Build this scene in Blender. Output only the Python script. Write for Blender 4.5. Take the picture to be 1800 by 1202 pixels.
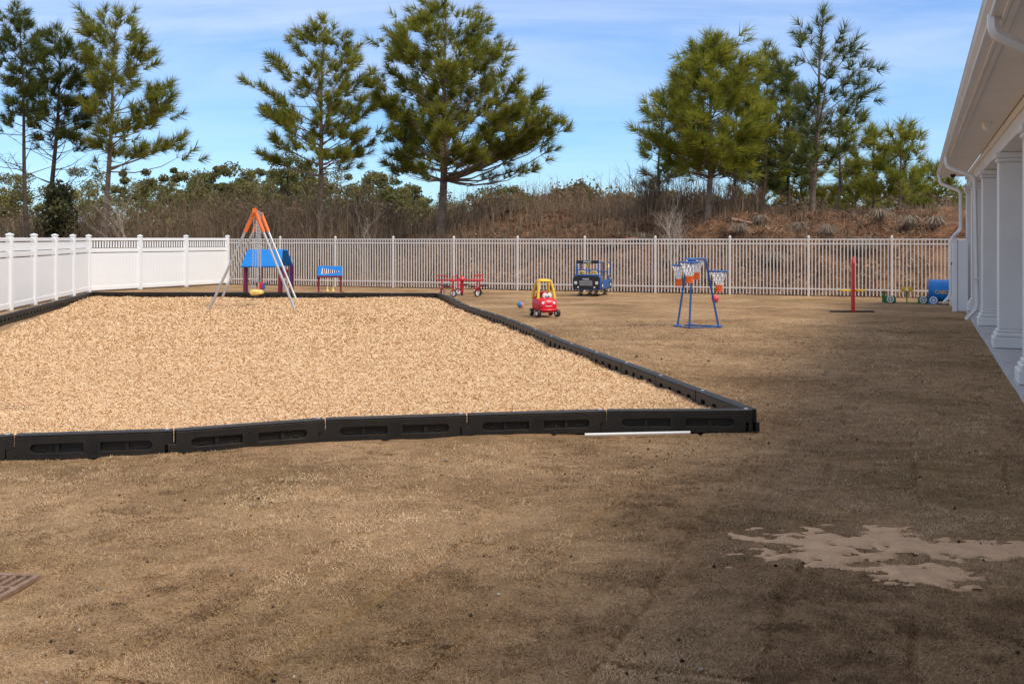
import bpy, bmesh, math, random
import numpy as np
from mathutils import Vector, Matrix

for o in list(bpy.data.objects):
    bpy.data.objects.remove(o)
S = bpy.context.scene
COL = S.collection
R = math.radians
random.seed(7)
RNG = np.random.default_rng(11)

# ------------------------------------------------------------------ camera
F = 1940.0            # focal length in photo pixels (photo is 1800 wide)
HOR = 420.0           # horizon row in the photo
CH = 1.75             # eye height
cam_d = bpy.data.cameras.new('camera')
cam = bpy.data.objects.new('camera', cam_d)
COL.objects.link(cam)
cam.location = (0, 0, CH)
cam.rotation_euler = (R(90), 0, 0)
cam_d.sensor_width = 36
cam_d.lens = F / 1800 * 36
cam_d.shift_y = -(601 - HOR) / 1800
cam_d.clip_start = 0.1
cam_d.clip_end = 3000
S.camera = cam

# ------------------------------------------------------------------ world
SUN_DIR = Vector((0.79, -0.61, 0))
SUN_DIR.normalize()
SUN_EL = R(55)
world = bpy.data.worlds.new('World')
S.world = world
world.use_nodes = True
wn = world.node_tree
wn.nodes.clear()
def wnode(t, **k):
    n = wn.nodes.new(t)
    for a, b in k.items():
        setattr(n, a, b)
    return n
w_out = wnode('ShaderNodeOutputWorld')
w_bg = wnode('ShaderNodeBackground')
w_bg.inputs['Strength'].default_value = 0.15
sky = wnode('ShaderNodeTexSky', sky_type='NISHITA', sun_disc=False)
sky.sun_elevation = SUN_EL
sky.sun_rotation = math.atan2(SUN_DIR.x, SUN_DIR.y)
sky.air_density = 1.0
sky.dust_density = 0.1
sky.ozone_density = 2.2
# thin streaky cloud veil, laid out on the sky dome itself
tc = wnode('ShaderNodeTexCoord')
sep = wnode('ShaderNodeSeparateXYZ')
wn.links.new(tc.outputs['Generated'], sep.inputs[0])
zc = wnode('ShaderNodeMath', operation='MAXIMUM')
zc.inputs[1].default_value = 0.03
wn.links.new(sep.outputs['Z'], zc.inputs[0])
zo = wnode('ShaderNodeMath', operation='ADD')
zo.inputs[1].default_value = 0.12
wn.links.new(zc.outputs[0], zo.inputs[0])
dx = wnode('ShaderNodeMath', operation='DIVIDE')
dy = wnode('ShaderNodeMath', operation='DIVIDE')
wn.links.new(sep.outputs['X'], dx.inputs[0]); wn.links.new(zo.outputs[0], dx.inputs[1])
wn.links.new(sep.outputs['Y'], dy.inputs[0]); wn.links.new(zo.outputs[0], dy.inputs[1])
cmb = wnode('ShaderNodeCombineXYZ')
wn.links.new(dx.outputs[0], cmb.inputs[0]); wn.links.new(dy.outputs[0], cmb.inputs[1])
mp = wnode('ShaderNodeMapping')
mp.inputs['Rotation'].default_value = (0, 0, R(12))
mp.inputs['Location'].default_value = (1.3, 0.4, 0)
mp.inputs['Scale'].default_value = (0.55, 1.3, 1)
wn.links.new(cmb.outputs[0], mp.inputs[0])
n1 = wnode('ShaderNodeTexNoise')
n1.inputs['Scale'].default_value = 0.9
n1.inputs['Detail'].default_value = 9
n1.inputs['Roughness'].default_value = 0.62
n1.inputs['Distortion'].default_value = 0.6
wn.links.new(mp.outputs[0], n1.inputs['Vector'])
cr = wnode('ShaderNodeValToRGB')
cr.color_ramp.elements[0].position = 0.34
cr.color_ramp.elements[0].color = (0.12, 0.12, 0.12, 1)
cr.color_ramp.elements[1].position = 0.64
cr.color_ramp.elements[1].color = (0.92, 0.92, 0.92, 1)
wn.links.new(n1.outputs['Fac'], cr.inputs[0])
mixc = wnode('ShaderNodeMix', data_type='RGBA')
# the veil thins out towards the horizon
zr = wnode('ShaderNodeMapRange', interpolation_type='SMOOTHSTEP')
zr.inputs['From Min'].default_value = 0.03; zr.inputs['From Max'].default_value = 0.42
zr.inputs['To Min'].default_value = 0.12
wn.links.new(sep.outputs['Z'], zr.inputs['Value'])
vm = wnode('ShaderNodeMath', operation='MULTIPLY')
wn.links.new(cr.outputs['Color'], vm.inputs[0]); wn.links.new(zr.outputs[0], vm.inputs[1])
wn.links.new(vm.outputs[0], mixc.inputs[0])
tint = wnode('ShaderNodeMix', data_type='RGBA', blend_type='MULTIPLY')
tint.inputs[0].default_value = 1.0
tint.inputs[7].default_value = (0.34, 0.53, 0.80, 1)
wn.links.new(sky.outputs[0], tint.inputs[6])
wn.links.new(tint.outputs[2], mixc.inputs[6])
mixc.inputs[7].default_value = (4.9, 5.2, 5.6, 1)
wn.links.new(mixc.outputs[2], w_bg.inputs['Color'])
wn.links.new(w_bg.outputs[0], w_out.inputs[0])

# ------------------------------------------------------------------ sun, exposure
sun_d = bpy.data.lights.new('sun', 'SUN')
sun_d.energy = 2.0
sun_d.angle = R(24.0)
sun_d.color = (1.0, 0.95, 0.87)
sun = bpy.data.objects.new('sun', sun_d)
COL.objects.link(sun)
sv = Vector((SUN_DIR.x * math.cos(SUN_EL), SUN_DIR.y * math.cos(SUN_EL), math.sin(SUN_EL)))
sun.rotation_euler = sv.to_track_quat('Z', 'Y').to_euler()
sun.location = (30, -10, 30)
S.view_settings.view_transform = 'Standard'
S.view_settings.look = 'None'
S.view_settings.exposure = 0.62
S.view_settings.gamma = 1.0
S.view_settings.use_white_balance = True
S.view_settings.white_balance_temperature = 7050
S.view_settings.white_balance_tint = 10
S.render.engine = 'CYCLES'

# ------------------------------------------------------------------ helpers
def pix(px, py, z=0.0):
    """ground point (height z) that the photo pixel shows"""
    Y = F * (CH - z) / (py - HOR)
    return Vector(((px - 900) / F * Y, Y, z))

def at(px, py, Y):
    """point at depth Y that the photo pixel shows"""
    return Vector(((px - 900) / F * Y, Y, CH - (py - HOR) / F * Y))

class MB:
    def __init__(s):
        s.v = []; s.f = []
    def add(s, vs, fs, M=None):
        b = len(s.v)
        if M is not None:
            vs = [M @ Vector(v) for v in vs]
        s.v += [tuple(v) for v in vs]
        s.f += [tuple(i + b for i in f) for f in fs]
    def box(s, c, size, M=None, rz=0):
        x, y, z = size[0] / 2, size[1] / 2, size[2] / 2
        vs = [Vector((i * x, j * y, k * z)) for k in (-1, 1) for j in (-1, 1) for i in (-1, 1)]
        if rz:
            m = Matrix.Rotation(rz, 3, 'Z'); vs = [m @ v for v in vs]
        vs = [v + Vector(c) for v in vs]
        s.add(vs, [(0, 2, 3, 1), (4, 5, 7, 6), (0, 1, 5, 4), (2, 6, 7, 3), (0, 4, 6, 2), (1, 3, 7, 5)], M)
    def cbox(s, c, size, ch=0.01, M=None):
        """box with chamfered vertical and top edges"""
        x, y, z = size[0] / 2, size[1] / 2, size[2] / 2
        rings = []
        for (zz, ins) in ((-z, ch), (-z + ch, 0), (z - ch, 0), (z, ch)):
            a, b = x - ins, y - ins
            c2 = ch
            rings.append([(-a + c2, -b, zz), (a - c2, -b, zz), (a, -b + c2, zz), (a, b - c2, zz),
                          (a - c2, b, zz), (-a + c2, b, zz), (-a, b - c2, zz), (-a, -b + c2, zz)])
        vs = [Vector(p) + Vector(c) for r in rings for p in r]
        fs = [tuple(range(7, -1, -1)), tuple(range(24, 32))]
        for r in range(3):
            for i in range(8):
                j = (i + 1) % 8
                fs.append((r * 8 + i, r * 8 + j, r * 8 + 8 + j, r * 8 + 8 + i))
        s.add(vs, fs, M)
    def tube(s, pts, rad, n=8, closed=False, M=None, cap=True):
        pts = [Vector(p) for p in pts]
        m = len(pts)
        if not hasattr(rad, '__len__'):
            rad = [rad] * m
        vs = []; fs = []
        prev = None
        for i, p in enumerate(pts):
            if closed:
                t = (pts[(i + 1) % m] - pts[i - 1])
            else:
                t = pts[min(i + 1, m - 1)] - pts[max(i - 1, 0)]
            if t.length < 1e-9:
                t = Vector((0, 0, 1))
            t.normalize()
            if prev is None:
                u = t.orthogonal().normalized()
            else:
                u = prev - t * prev.dot(t)
                u = u.normalized() if u.length > 1e-6 else t.orthogonal().normalized()
            prev = u
            w = t.cross(u)
            for k in range(n):
                a = 2 * math.pi * k / n
                vs.append(p + (u * math.cos(a) + w * math.sin(a)) * rad[i])
        rr = m if closed else m - 1
        for i in range(rr):
            i2 = (i + 1) % m
            for k in range(n):
                k2 = (k + 1) % n
                fs.append((i * n + k, i * n + k2, i2 * n + k2, i2 * n + k))
        if cap and not closed:
            fs.append(tuple(range(n - 1, -1, -1)))
            fs.append(tuple((m - 1) * n + k for k in range(n)))
        s.add(vs, fs, M)
    def lathe(s, prof, n=20, M=None, axis='Z'):
        vs = []; fs = []
        for (r, z) in prof:
            for k in range(n):
                a = 2 * math.pi * k / n
                p = (r * math.cos(a), r * math.sin(a), z)
                if axis == 'X': p = (p[2], p[0], p[1])
                if axis == 'Y': p = (p[0], p[2], p[1])
                vs.append(p)
        m = len(prof)
        for i in range(m - 1):
            for k in range(n):
                k2 = (k + 1) % n
                f = (i * n + k, i * n + k2, (i + 1) * n + k2, (i + 1) * n + k)
                fs.append(f[::-1] if axis == 'Y' else f)
        fs.append(tuple(range(n - 1, -1, -1))); fs.append(tuple((m - 1) * n + k for k in range(n)))
        s.add(vs, fs, M)
    def mesh(s, name):
        me = bpy.data.meshes.new(name)
        me.from_pydata(s.v, [], s.f)
        return me
    def build(s, name, mat, parent=None, smooth=False, loc=None):
        me = s.mesh(name)
        o = link(name, me, mat, parent)
        if smooth:
            shade(me)
        if loc is not None:
            o.location = loc
        return o

def shade(me, ang=40):
    me.polygons.foreach_set('use_smooth', [True] * len(me.polygons))
    try:
        me.set_sharp_from_angle(angle=R(ang))
    except Exception:
        pass

def link(name, me, mat=None, parent=None):
    o = bpy.data.objects.new(name, me)
    COL.objects.link(o)
    if mat is not None and me is not None:
        if len(me.materials) == 0:
            me.materials.append(mat)
    if parent is not None:
        o.parent = parent
    return o

def tag(o, label, cat, group=None):
    o['label'] = label; o['category'] = cat
    if group: o['group'] = group
    return o

def thing(name, label, cat, loc=(0, 0, 0), rz=0, group=None):
    o = bpy.data.objects.new(name, None)
    COL.objects.link(o)
    o.location = loc
    o.rotation_euler = (0, 0, rz)
    o.empty_display_size = 0.1
    return tag(o, label, cat, group)

def np_mesh(name, verts, faces, attr=None):
    """verts (n,3), faces (m,k) numpy, one face size"""
    me = bpy.data.meshes.new(name)
    n, (m, k) = len(verts), faces.shape
    me.vertices.add(n); me.loops.add(m * k); me.polygons.add(m)
    me.vertices.foreach_set('co', np.ascontiguousarray(verts, dtype=np.float32).ravel())
    me.loops.foreach_set('vertex_index', np.ascontiguousarray(faces, dtype=np.int32).ravel())
    me.polygons.foreach_set('loop_start', np.arange(0, m * k, k, dtype=np.int32))
    me.polygons.foreach_set('loop_total', np.full(m, k, dtype=np.int32))
    if attr is not None:
        a = me.attributes.new('rnd', 'FLOAT', 'POINT')
        a.data.foreach_set('value', np.ascontiguousarray(attr, dtype=np.float32))
    me.update(calc_edges=True)
    return me

def plate(polys, thick, bevel=0.004):
    """2D outline with holes -> solid plate in XZ, thickness along Y, as (verts, faces)"""
    cu = bpy.data.curves.new('tmp', 'CURVE')
    cu.dimensions = '2D'; cu.fill_mode = 'BOTH'
    cu.extrude = thick / 2 - bevel; cu.bevel_depth = bevel; cu.bevel_resolution = 1
    cu.offset = -bevel
    for poly in polys:
        sp = cu.splines.new('POLY'); sp.points.add(len(poly) - 1)
        for p, q in zip(sp.points, poly):
            p.co = (q[0], q[1], 0, 1)
        sp.use_cyclic_u = True
    o = bpy.data.objects.new('tmp', cu); COL.objects.link(o)
    dg = bpy.context.evaluated_depsgraph_get()
    ev = o.evaluated_get(dg)
    me = ev.to_mesh()
    vs = [Vector((v.co.x, -v.co.z, v.co.y)) for v in me.vertices]
    fs = [tuple(p.vertices) for p in me.polygons]
    ev.to_mesh_clear()
    bpy.data.objects.remove(o); bpy.data.curves.remove(cu)
    return vs, fs

def text(body, size, depth=0.004):
    """upright text in XZ facing -Y, centred"""
    cu = bpy.data.curves.new('tmp', 'FONT')
    cu.body = body; cu.size = size; cu.extrude = depth / 2
    cu.align_x = 'CENTER'; cu.align_y = 'CENTER'
    cu.offset = size * 0.022
    o = bpy.data.objects.new('tmp', cu); COL.objects.link(o)
    dg = bpy.context.evaluated_depsgraph_get()
    ev = o.evaluated_get(dg); me = ev.to_mesh()
    vs = [Vector((v.co.x, -v.co.z, v.co.y)) for v in me.vertices]
    fs = [tuple(p.vertices) for p in me.polygons]
    ev.to_mesh_clear()
    bpy.data.objects.remove(o); bpy.data.curves.remove(cu)
    return vs, fs

def rrect(x0, x1, z0, z1, r, n=4, corners=(1, 1, 1, 1)):
    """rounded rectangle, corners: bl, br, tr, tl"""
    out = []
    for (cx, cz, a0, on) in ((x0, z0, 180, corners[0]), (x1, z0, 270, corners[1]), (x1, z1, 0, corners[2]), (x0, z1, 90, corners[3])):
        rr = r if on else 0.004
        ox = cx + rr if cx == x0 else cx - rr
        oz = cz + rr if cz == z0 else cz - rr
        for i in range(n + 1):
            a = R(a0 + 90 * i / n)
            out.append((ox + rr * math.cos(a), oz + rr * math.sin(a)))
    return out

# value noise in numpy (used for terrain shape and scatter)
def vnoise(x, y, seed=0):
    x = np.asarray(x, dtype=np.float64); y = np.asarray(y, dtype=np.float64)
    xi = np.floor(x).astype(np.int64); yi = np.floor(y).astype(np.int64)
    xf = x - xi; yf = y - yi
    def h(a, b):
        n = (a * 374761393 + b * 668265263 + seed * 1442695041) & 0xffffffff
        n = ((n ^ (n >> 13)) * 1274126177) & 0xffffffff
        return ((n ^ (n >> 16)) & 0xffff) / 65535.0
    u = xf * xf * (3 - 2 * xf); v = yf * yf * (3 - 2 * yf)
    return (h(xi, yi) * (1 - u) + h(xi + 1, yi) * u) * (1 - v) + (h(xi, yi + 1) * (1 - u) + h(xi + 1, yi + 1) * u) * v

def fbm(x, y, seed=0, o=4):
    t = 0; a = 0.5
    for i in range(o):
        t = t + a * vnoise(x * 2 ** i, y * 2 ** i, seed + i); a *= 0.5
    return t

def sstep(a, b, x):
    t = np.clip((x - a) / (b - a), 0, 1)
    return t * t * (3 - 2 * t)

# ------------------------------------------------------------------ materials
def nodes_of(m):
    m.use_nodes = True
    nt = m.node_tree
    return nt, nt.nodes['Principled BSDF']

def mat(name, col, rough=0.5, metal=0.0, var=0.12, scale=8.0, bump=0.0, bscale=60.0, spec=0.5, dirt=None):
    m = bpy.data.materials.new(name)
    nt, b = nodes_of(m)
    b.inputs['Roughness'].default_value = rough
    b.inputs['Metallic'].default_value = metal
    b.inputs['Specular IOR Level'].default_value = spec
    co = nt.nodes.new('ShaderNodeTexCoord')
    no = nt.nodes.new('ShaderNodeTexNoise')
    no.inputs['Scale'].default_value = scale
    no.inputs['Detail'].default_value = 6
    no.inputs['Roughness'].default_value = 0.65
    nt.links.new(co.outputs['Object'], no.inputs['Vector'])
    ra = nt.nodes.new('ShaderNodeValToRGB')
    c = Vector(col)
    lo = c * (1 - var); hi = c * (1 + var * 0.6)
    if dirt is not None:
        lo = Vector(dirt)
    ra.color_ramp.elements[0].position = 0.3
    ra.color_ramp.elements[0].color = (*lo, 1)
    ra.color_ramp.elements[1].position = 0.62
    ra.color_ramp.elements[1].color = (*[min(x, 1) for x in hi], 1)
    nt.links.new(no.outputs['Fac'], ra.inputs[0])
    nt.links.new(ra.outputs[0], b.inputs['Base Color'])
    if bump > 0:
        n2 = nt.nodes.new('ShaderNodeTexNoise')
        n2.inputs['Scale'].default_value = bscale
        n2.inputs['Detail'].default_value = 4
        nt.links.new(co.outputs['Object'], n2.inputs['Vector'])
        bp = nt.nodes.new('ShaderNodeBump')
        bp.inputs['Strength'].default_value = bump
        bp.inputs['Distance'].default_value = 0.01
        nt.links.new(n2.outputs['Fac'], bp.inputs['Height'])
        nt.links.new(bp.outputs[0], b.inputs['Normal'])
    return m

def leafmat(name, c_dark, c_mid, c_light, trans=0.25, rough=0.55):
    """foliage or straw, colour varied leaf by leaf through the 'rnd' attribute"""
    m = bpy.data.materials.new(name)
    nt, b = nodes_of(m)
    at_ = nt.nodes.new('ShaderNodeAttribute'); at_.attribute_name = 'rnd'
    ra = nt.nodes.new('ShaderNodeValToRGB')
    ra.color_ramp.elements[0].color = (*c_dark, 1)
    ra.color_ramp.elements[1].color = (*c_light, 1)
    e = ra.color_ramp.elements.new(0.5); e.color = (*c_mid, 1)
    nt.links.new(at_.outputs['Fac'], ra.inputs[0])
    nt.links.new(ra.outputs[0], b.inputs['Base Color'])
    b.inputs['Roughness'].default_value = rough
    b.inputs['Specular IOR Level'].default_value = 0.3
    if trans > 0:
        out = nt.nodes['Material Output']
        tr = nt.nodes.new('ShaderNodeBsdfTranslucent')
        nt.links.new(ra.outputs[0], tr.inputs[0])
        mx = nt.nodes.new('ShaderNodeMixShader'); mx.inputs[0].default_value = trans
        nt.links.new(b.outputs[0], mx.inputs[1]); nt.links.new(tr.outputs[0], mx.inputs[2])
        nt.links.new(mx.outputs[0], out.inputs[0])
    return m

def ground_mat():
    m = bpy.data.materials.new('dry_lawn_and_bank')
    nt, b = nodes_of(m)
    b.inputs['Roughness'].default_value = 0.95
    b.inputs['Specular IOR Level'].default_value = 0.15
    N = nt.nodes.new; L = nt.links.new
    geo = N('ShaderNodeNewGeometry')
    def noise(scale, detail=5, rough=0.6, vec=None, dist=0.0):
        n = N('ShaderNodeTexNoise'); n.inputs['Scale'].default_value = scale
        n.inputs['Detail'].default_value = detail; n.inputs['Roughness'].default_value = rough
        n.inputs['Distortion'].default_value = dist
        L((vec or geo.outputs['Position']), n.inputs['Vector']); return n.outputs['Fac']
    def ramp(fac, *st):
        r = N('ShaderNodeValToRGB')
        e = r.color_ramp.elements
        e[0].position, e[0].color = st[0][0], (*st[0][1], 1)
        e[1].position, e[1].color = st[-1][0], (*st[-1][1], 1)
        for p, c in st[1:-1]:
            k = e.new(p); k.color = (*c, 1)
        L(fac, r.inputs[0]); return r.outputs[0]
    def mix(fac, a, b_, mode='MIX'):
        x = N('ShaderNodeMix'); x.data_type = 'RGBA'; x.blend_type = mode
        if isinstance(fac, float): x.inputs[0].default_value = fac
        else: L(fac, x.inputs[0])
        for k, s in ((6, a), (7, b_)):
            if isinstance(s, tuple): x.inputs[k].default_value = (*s, 1)
            else: L(s, x.inputs[k])
        return x.outputs[2]
    big = noise(0.55, 6, 0.6)
    lawn = ramp(big, (0.30, (0.29, 0.178, 0.092)), (0.48, (0.47, 0.30, 0.162)), (0.68, (0.60, 0.40, 0.225)))
    green = noise(0.4, 4, 0.6, dist=0.8)
    gm = ramp(green, (0.50, (0, 0, 0)), (0.68, (0.5, 0.5, 0.5)))
    lawn = mix(gm, lawn, (0.22, 0.155, 0.055))
    # sod laid in strips: each piece its own tone
    mapn = N('ShaderNodeMapping'); mapn.inputs['Rotation'].default_value = (0, 0, R(20.2))
    L(geo.outputs['Position'], mapn.inputs[0])
    br = N('ShaderNodeTexBrick'); L(mapn.outputs[0], br.inputs['Vector'])
    br.inputs['Scale'].default_value = 1.0
    br.inputs['Brick Width'].default_value = 1.5; br.inputs['Row Height'].default_value = 0.62
    br.inputs['Mortar Size'].default_value = 0.0
    br.inputs['Color1'].default_value = (0.72, 0.70, 0.68, 1); br.inputs['Color2'].default_value = (1.12, 1.10, 1.08, 1)
    lawn = mix(0.55, lawn, br.outputs['Color'], 'MULTIPLY')
    mid = ramp(noise(5.0, 6, 0.7), (0.32, (0.55, 0.52, 0.5)), (0.6, (1.12, 1.12, 1.12)))
    lawn = mix(0.7, lawn, mid, 'MULTIPLY')
    fine = ramp(noise(70, 5, 0.75), (0.36, (0.38, 0.35, 0.33)), (0.62, (1.2, 1.2, 1.2)))
    lawn = mix(0.75, lawn, fine, 'MULTIPLY')
    # bank: pine straw, earth
    bk = ramp(noise(1.1, 7, 0.7), (0.34, (0.035, 0.022, 0.015)), (0.46, (0.15, 0.076, 0.042)), (0.60, (0.30, 0.155, 0.085)), (0.72, (0.27, 0.19, 0.12)))
    bf = ramp(noise(14, 6, 0.8), (0.36, (0.3, 0.28, 0.27)), (0.62, (1.2, 1.2, 1.2)))
    bk = mix(0.85, bk, bf, 'MULTIPLY')
    # distance behind the fence line selects bank
    sp = N('ShaderNodeSeparateXYZ'); L(geo.outputs['Position'], sp.inputs[0])
    def mth(op, a, b_):
        x = N('ShaderNodeMath'); x.operation = op
        for k, s in ((0, a), (1, b_)):
            if isinstance(s, (int, float)): x.inputs[k].default_value = s
            else: L(s, x.inputs[k])
        return x.outputs[0]
    q = mth('ADD', mth('MULTIPLY', sp.outputs['X'], FN.x), mth('MULTIPLY', sp.outputs['Y'], FN.y))
    q = mth('SUBTRACT', q, FQ0)
    q = mth('ADD', q, mth('MULTIPLY', mth('SUBTRACT', noise(1.5, 4), 0.5), 1.2))
    mr = N('ShaderNodeMapRange'); mr.inputs['From Min'].default_value = 0.0; mr.inputs['From Max'].default_value = 0.5
    L(q, mr.inputs['Value'])
    col = mix(mr.outputs[0], lawn, bk)
    L(col, b.inputs['Base Color'])
    bp = N('ShaderNodeBump'); bp.inputs['Strength'].default_value = 0.9; bp.inputs['Distance'].default_value = 0.03
    L(mth('ADD', noise(45, 6, 0.75), mth('MULTIPLY', noise(8, 4, 0.6), 1.5)), bp.inputs['Height'])
    L(bp.outputs[0], b.inputs['Normal'])
    return m

# fence line (metal fence) in plan
FA = Vector((-10.93, 42.4)); FB = Vector((12.72, 32.27))
FD = (FB - FA).normalized()
FN = Vector((-FD.y, FD.x))           # pointing away from the yard
FQ0 = FA.dot(FN)
M = {}
M['ground'] = ground_mat()
M['white_vinyl'] = mat('white_vinyl', (0.85, 0.865, 0.87), 0.4, var=0.03, scale=1.5)
M['fence_paint'] = mat('cream_fence_paint', (0.82, 0.76, 0.69), 0.4, var=0.06, scale=4)
M['trim'] = mat('white_trim_paint', (0.82, 0.80, 0.77), 0.5, var=0.05, scale=2, bump=0.05, bscale=30)
M['gutter'] = mat('white_gutter_enamel', (0.72, 0.71, 0.69), 0.28, var=0.06, scale=3)
M['concrete'] = mat('concrete', (0.48, 0.48, 0.49), 0.85, var=0.15, scale=3, bump=0.2, bscale=80)
M['shingle'] = mat('roof_shingle', (0.10, 0.09, 0.085), 0.9, var=0.3, scale=12, bump=0.5, bscale=40)
M['siding'] = mat('cream_siding', (0.66, 0.64, 0.60), 0.6, var=0.05)
M['glass_dark'] = mat('dark_glass', (0.03, 0.035, 0.04), 0.08, var=0.1)
M['timber'] = mat('black_plastic', (0.012, 0.0115, 0.011), 0.48, var=0.35, scale=5, bump=0.15, bscale=120, spec=0.35, dirt=(0.028, 0.023, 0.019))
M['bolt'] = mat('galvanised_bolt', (0.62, 0.62, 0.62), 0.35, 0.8)
M['galv'] = mat('galvanised_pipe', (0.50, 0.50, 0.49), 0.42, 0.55, var=0.15, scale=6)
M['orange'] = mat('orange_paint', (0.85, 0.17, 0.03), 0.4)
M['chain'] = mat('chain_steel', (0.55, 0.55, 0.56), 0.4, 0.6)
M['blue'] = mat('blue_plastic', (0.0, 0.22, 0.66), 0.4, var=0.08)
M['blue_paint'] = mat('blue_powder_coat', (0.015, 0.10, 0.33), 0.35, var=0.12)
M['maroon'] = mat('maroon_paint', (0.22, 0.015, 0.03), 0.4)
M['purple'] = mat('purple_paint', (0.06, 0.03, 0.16), 0.4)
M['red'] = mat('red_paint', (0.58, 0.02, 0.03), 0.35)
M['red_plastic'] = mat('red_plastic', (0.72, 0.015, 0.035), 0.35, var=0.08)
M['yellow'] = mat('yellow_plastic', (0.85, 0.52, 0.03), 0.4, var=0.08)
M['pale_yellow'] = mat('pale_yellow_plastic', (0.90, 0.66, 0.20), 0.45, var=0.1)
M['black'] = mat('black_rubber', (0.018, 0.018, 0.018), 0.55)
M['white'] = mat('white_plastic', (0.82, 0.82, 0.80), 0.4, var=0.04)
M['chrome'] = mat('grey_grille', (0.42, 0.41, 0.40), 0.4, 0.3)
M['pink'] = mat('pink_plastic', (0.80, 0.45, 0.40), 0.4)
M['net_orange'] = mat('orange_net', (0.90, 0.17, 0.03), 0.7)
M['net_white'] = mat('white_net', (0.80, 0.80, 0.82), 0.7)
M['green'] = mat('green_plastic', (0.02, 0.16, 0.03), 0.4)
M['rust'] = mat('rusty_iron', (0.23, 0.145, 0.10), 0.85, var=0.4, scale=14, bump=0.3)
M['pit_shade'] = mat('painted_pit_shade', (0.015, 0.012, 0.010), 0.95)  # near-black colour that holds the shade below the drain bars
M['pvc'] = mat('white_pvc', (0.82, 0.81, 0.78), 0.35, var=0.05)
M['ball_red'] = mat('red_rubber', (0.75, 0.06, 0.09), 0.45)
M['ball_blue'] = mat('blue_rubber', (0.06, 0.22, 0.42), 0.45)
M['ball_orange'] = mat('orange_rubber', (0.85, 0.25, 0.07), 0.45)
M['sand'] = mat('bare_sand', (0.62, 0.395, 0.235), 0.95, var=0.18, scale=7, bump=0.5, bscale=90)
M['bark'] = mat('pine_bark', (0.19, 0.135, 0.10), 0.95, var=0.55, scale=5, bump=0.9, bscale=14)
M['bark_dark'] = mat('dark_bark', (0.085, 0.062, 0.048), 0.95, var=0.5, scale=5, bump=0.8, bscale=14)
M['pale_twig'] = mat('pale_dead_wood', (0.46, 0.39, 0.31), 0.9, var=0.25)
M['red_twig'] = mat('reddish_twig', (0.26, 0.15, 0.10), 0.9, var=0.25)
M['needle'] = leafmat('pine_needles', (0.07, 0.092, 0.018), (0.24, 0.245, 0.036), (0.46, 0.41, 0.055), 0.5)
M['needle_dark'] = leafmat('dark_pine_needles', (0.042, 0.066, 0.02), (0.12, 0.145, 0.034), (0.25, 0.25, 0.05), 0.45)
M['needle_bright'] = leafmat('bright_pine_needles', (0.085, 0.115, 0.02), (0.28, 0.29, 0.038), (0.50, 0.44, 0.055), 0.5)
M['far_leaf'] = leafmat('far_foliage', (0.07, 0.078, 0.024), (0.18, 0.17, 0.05), (0.30, 0.25, 0.09), 0.4)
M['far_brown'] = leafmat('brown_brush', (0.09, 0.056, 0.034), (0.22, 0.145, 0.085), (0.38, 0.27, 0.17), 0.15)
M['ivy'] = leafmat('ivy_leaf', (0.03, 0.036, 0.016), (0.07, 0.075, 0.028), (0.14, 0.13, 0.05), 0.15)
M['straw'] = leafmat('dry_grass', (0.17, 0.102, 0.052), (0.47, 0.31, 0.175), (0.74, 0.55, 0.35), 0.25, 0.8)
M['grey_straw'] = leafmat('grey_dry_grass', (0.13, 0.10, 0.075), (0.28, 0.22, 0.16), (0.42, 0.34, 0.25), 0.1, 0.8)
M['soil'] = leafmat('soil_crumb', (0.035, 0.025, 0.018), (0.10, 0.07, 0.045), (0.5, 0.42, 0.33), 0.0, 0.95)
M['litter'] = leafmat('pine_straw_litter', (0.05, 0.03, 0.02), (0.25, 0.13, 0.07), (0.50, 0.34, 0.22), 0.0, 0.9)
M['chips'] = leafmat('wood_chips', (0.57, 0.365, 0.195), (0.70, 0.475, 0.275), (0.79, 0.60, 0.39), 0.0, 0.85)
def chip_base():
    m = mat('wood_chip_bed', (0.64, 0.42, 0.235), 0.95, var=0.25, scale=26, bump=1.0, bscale=40)
    return m
M['chip_bed'] = chip_base()

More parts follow.
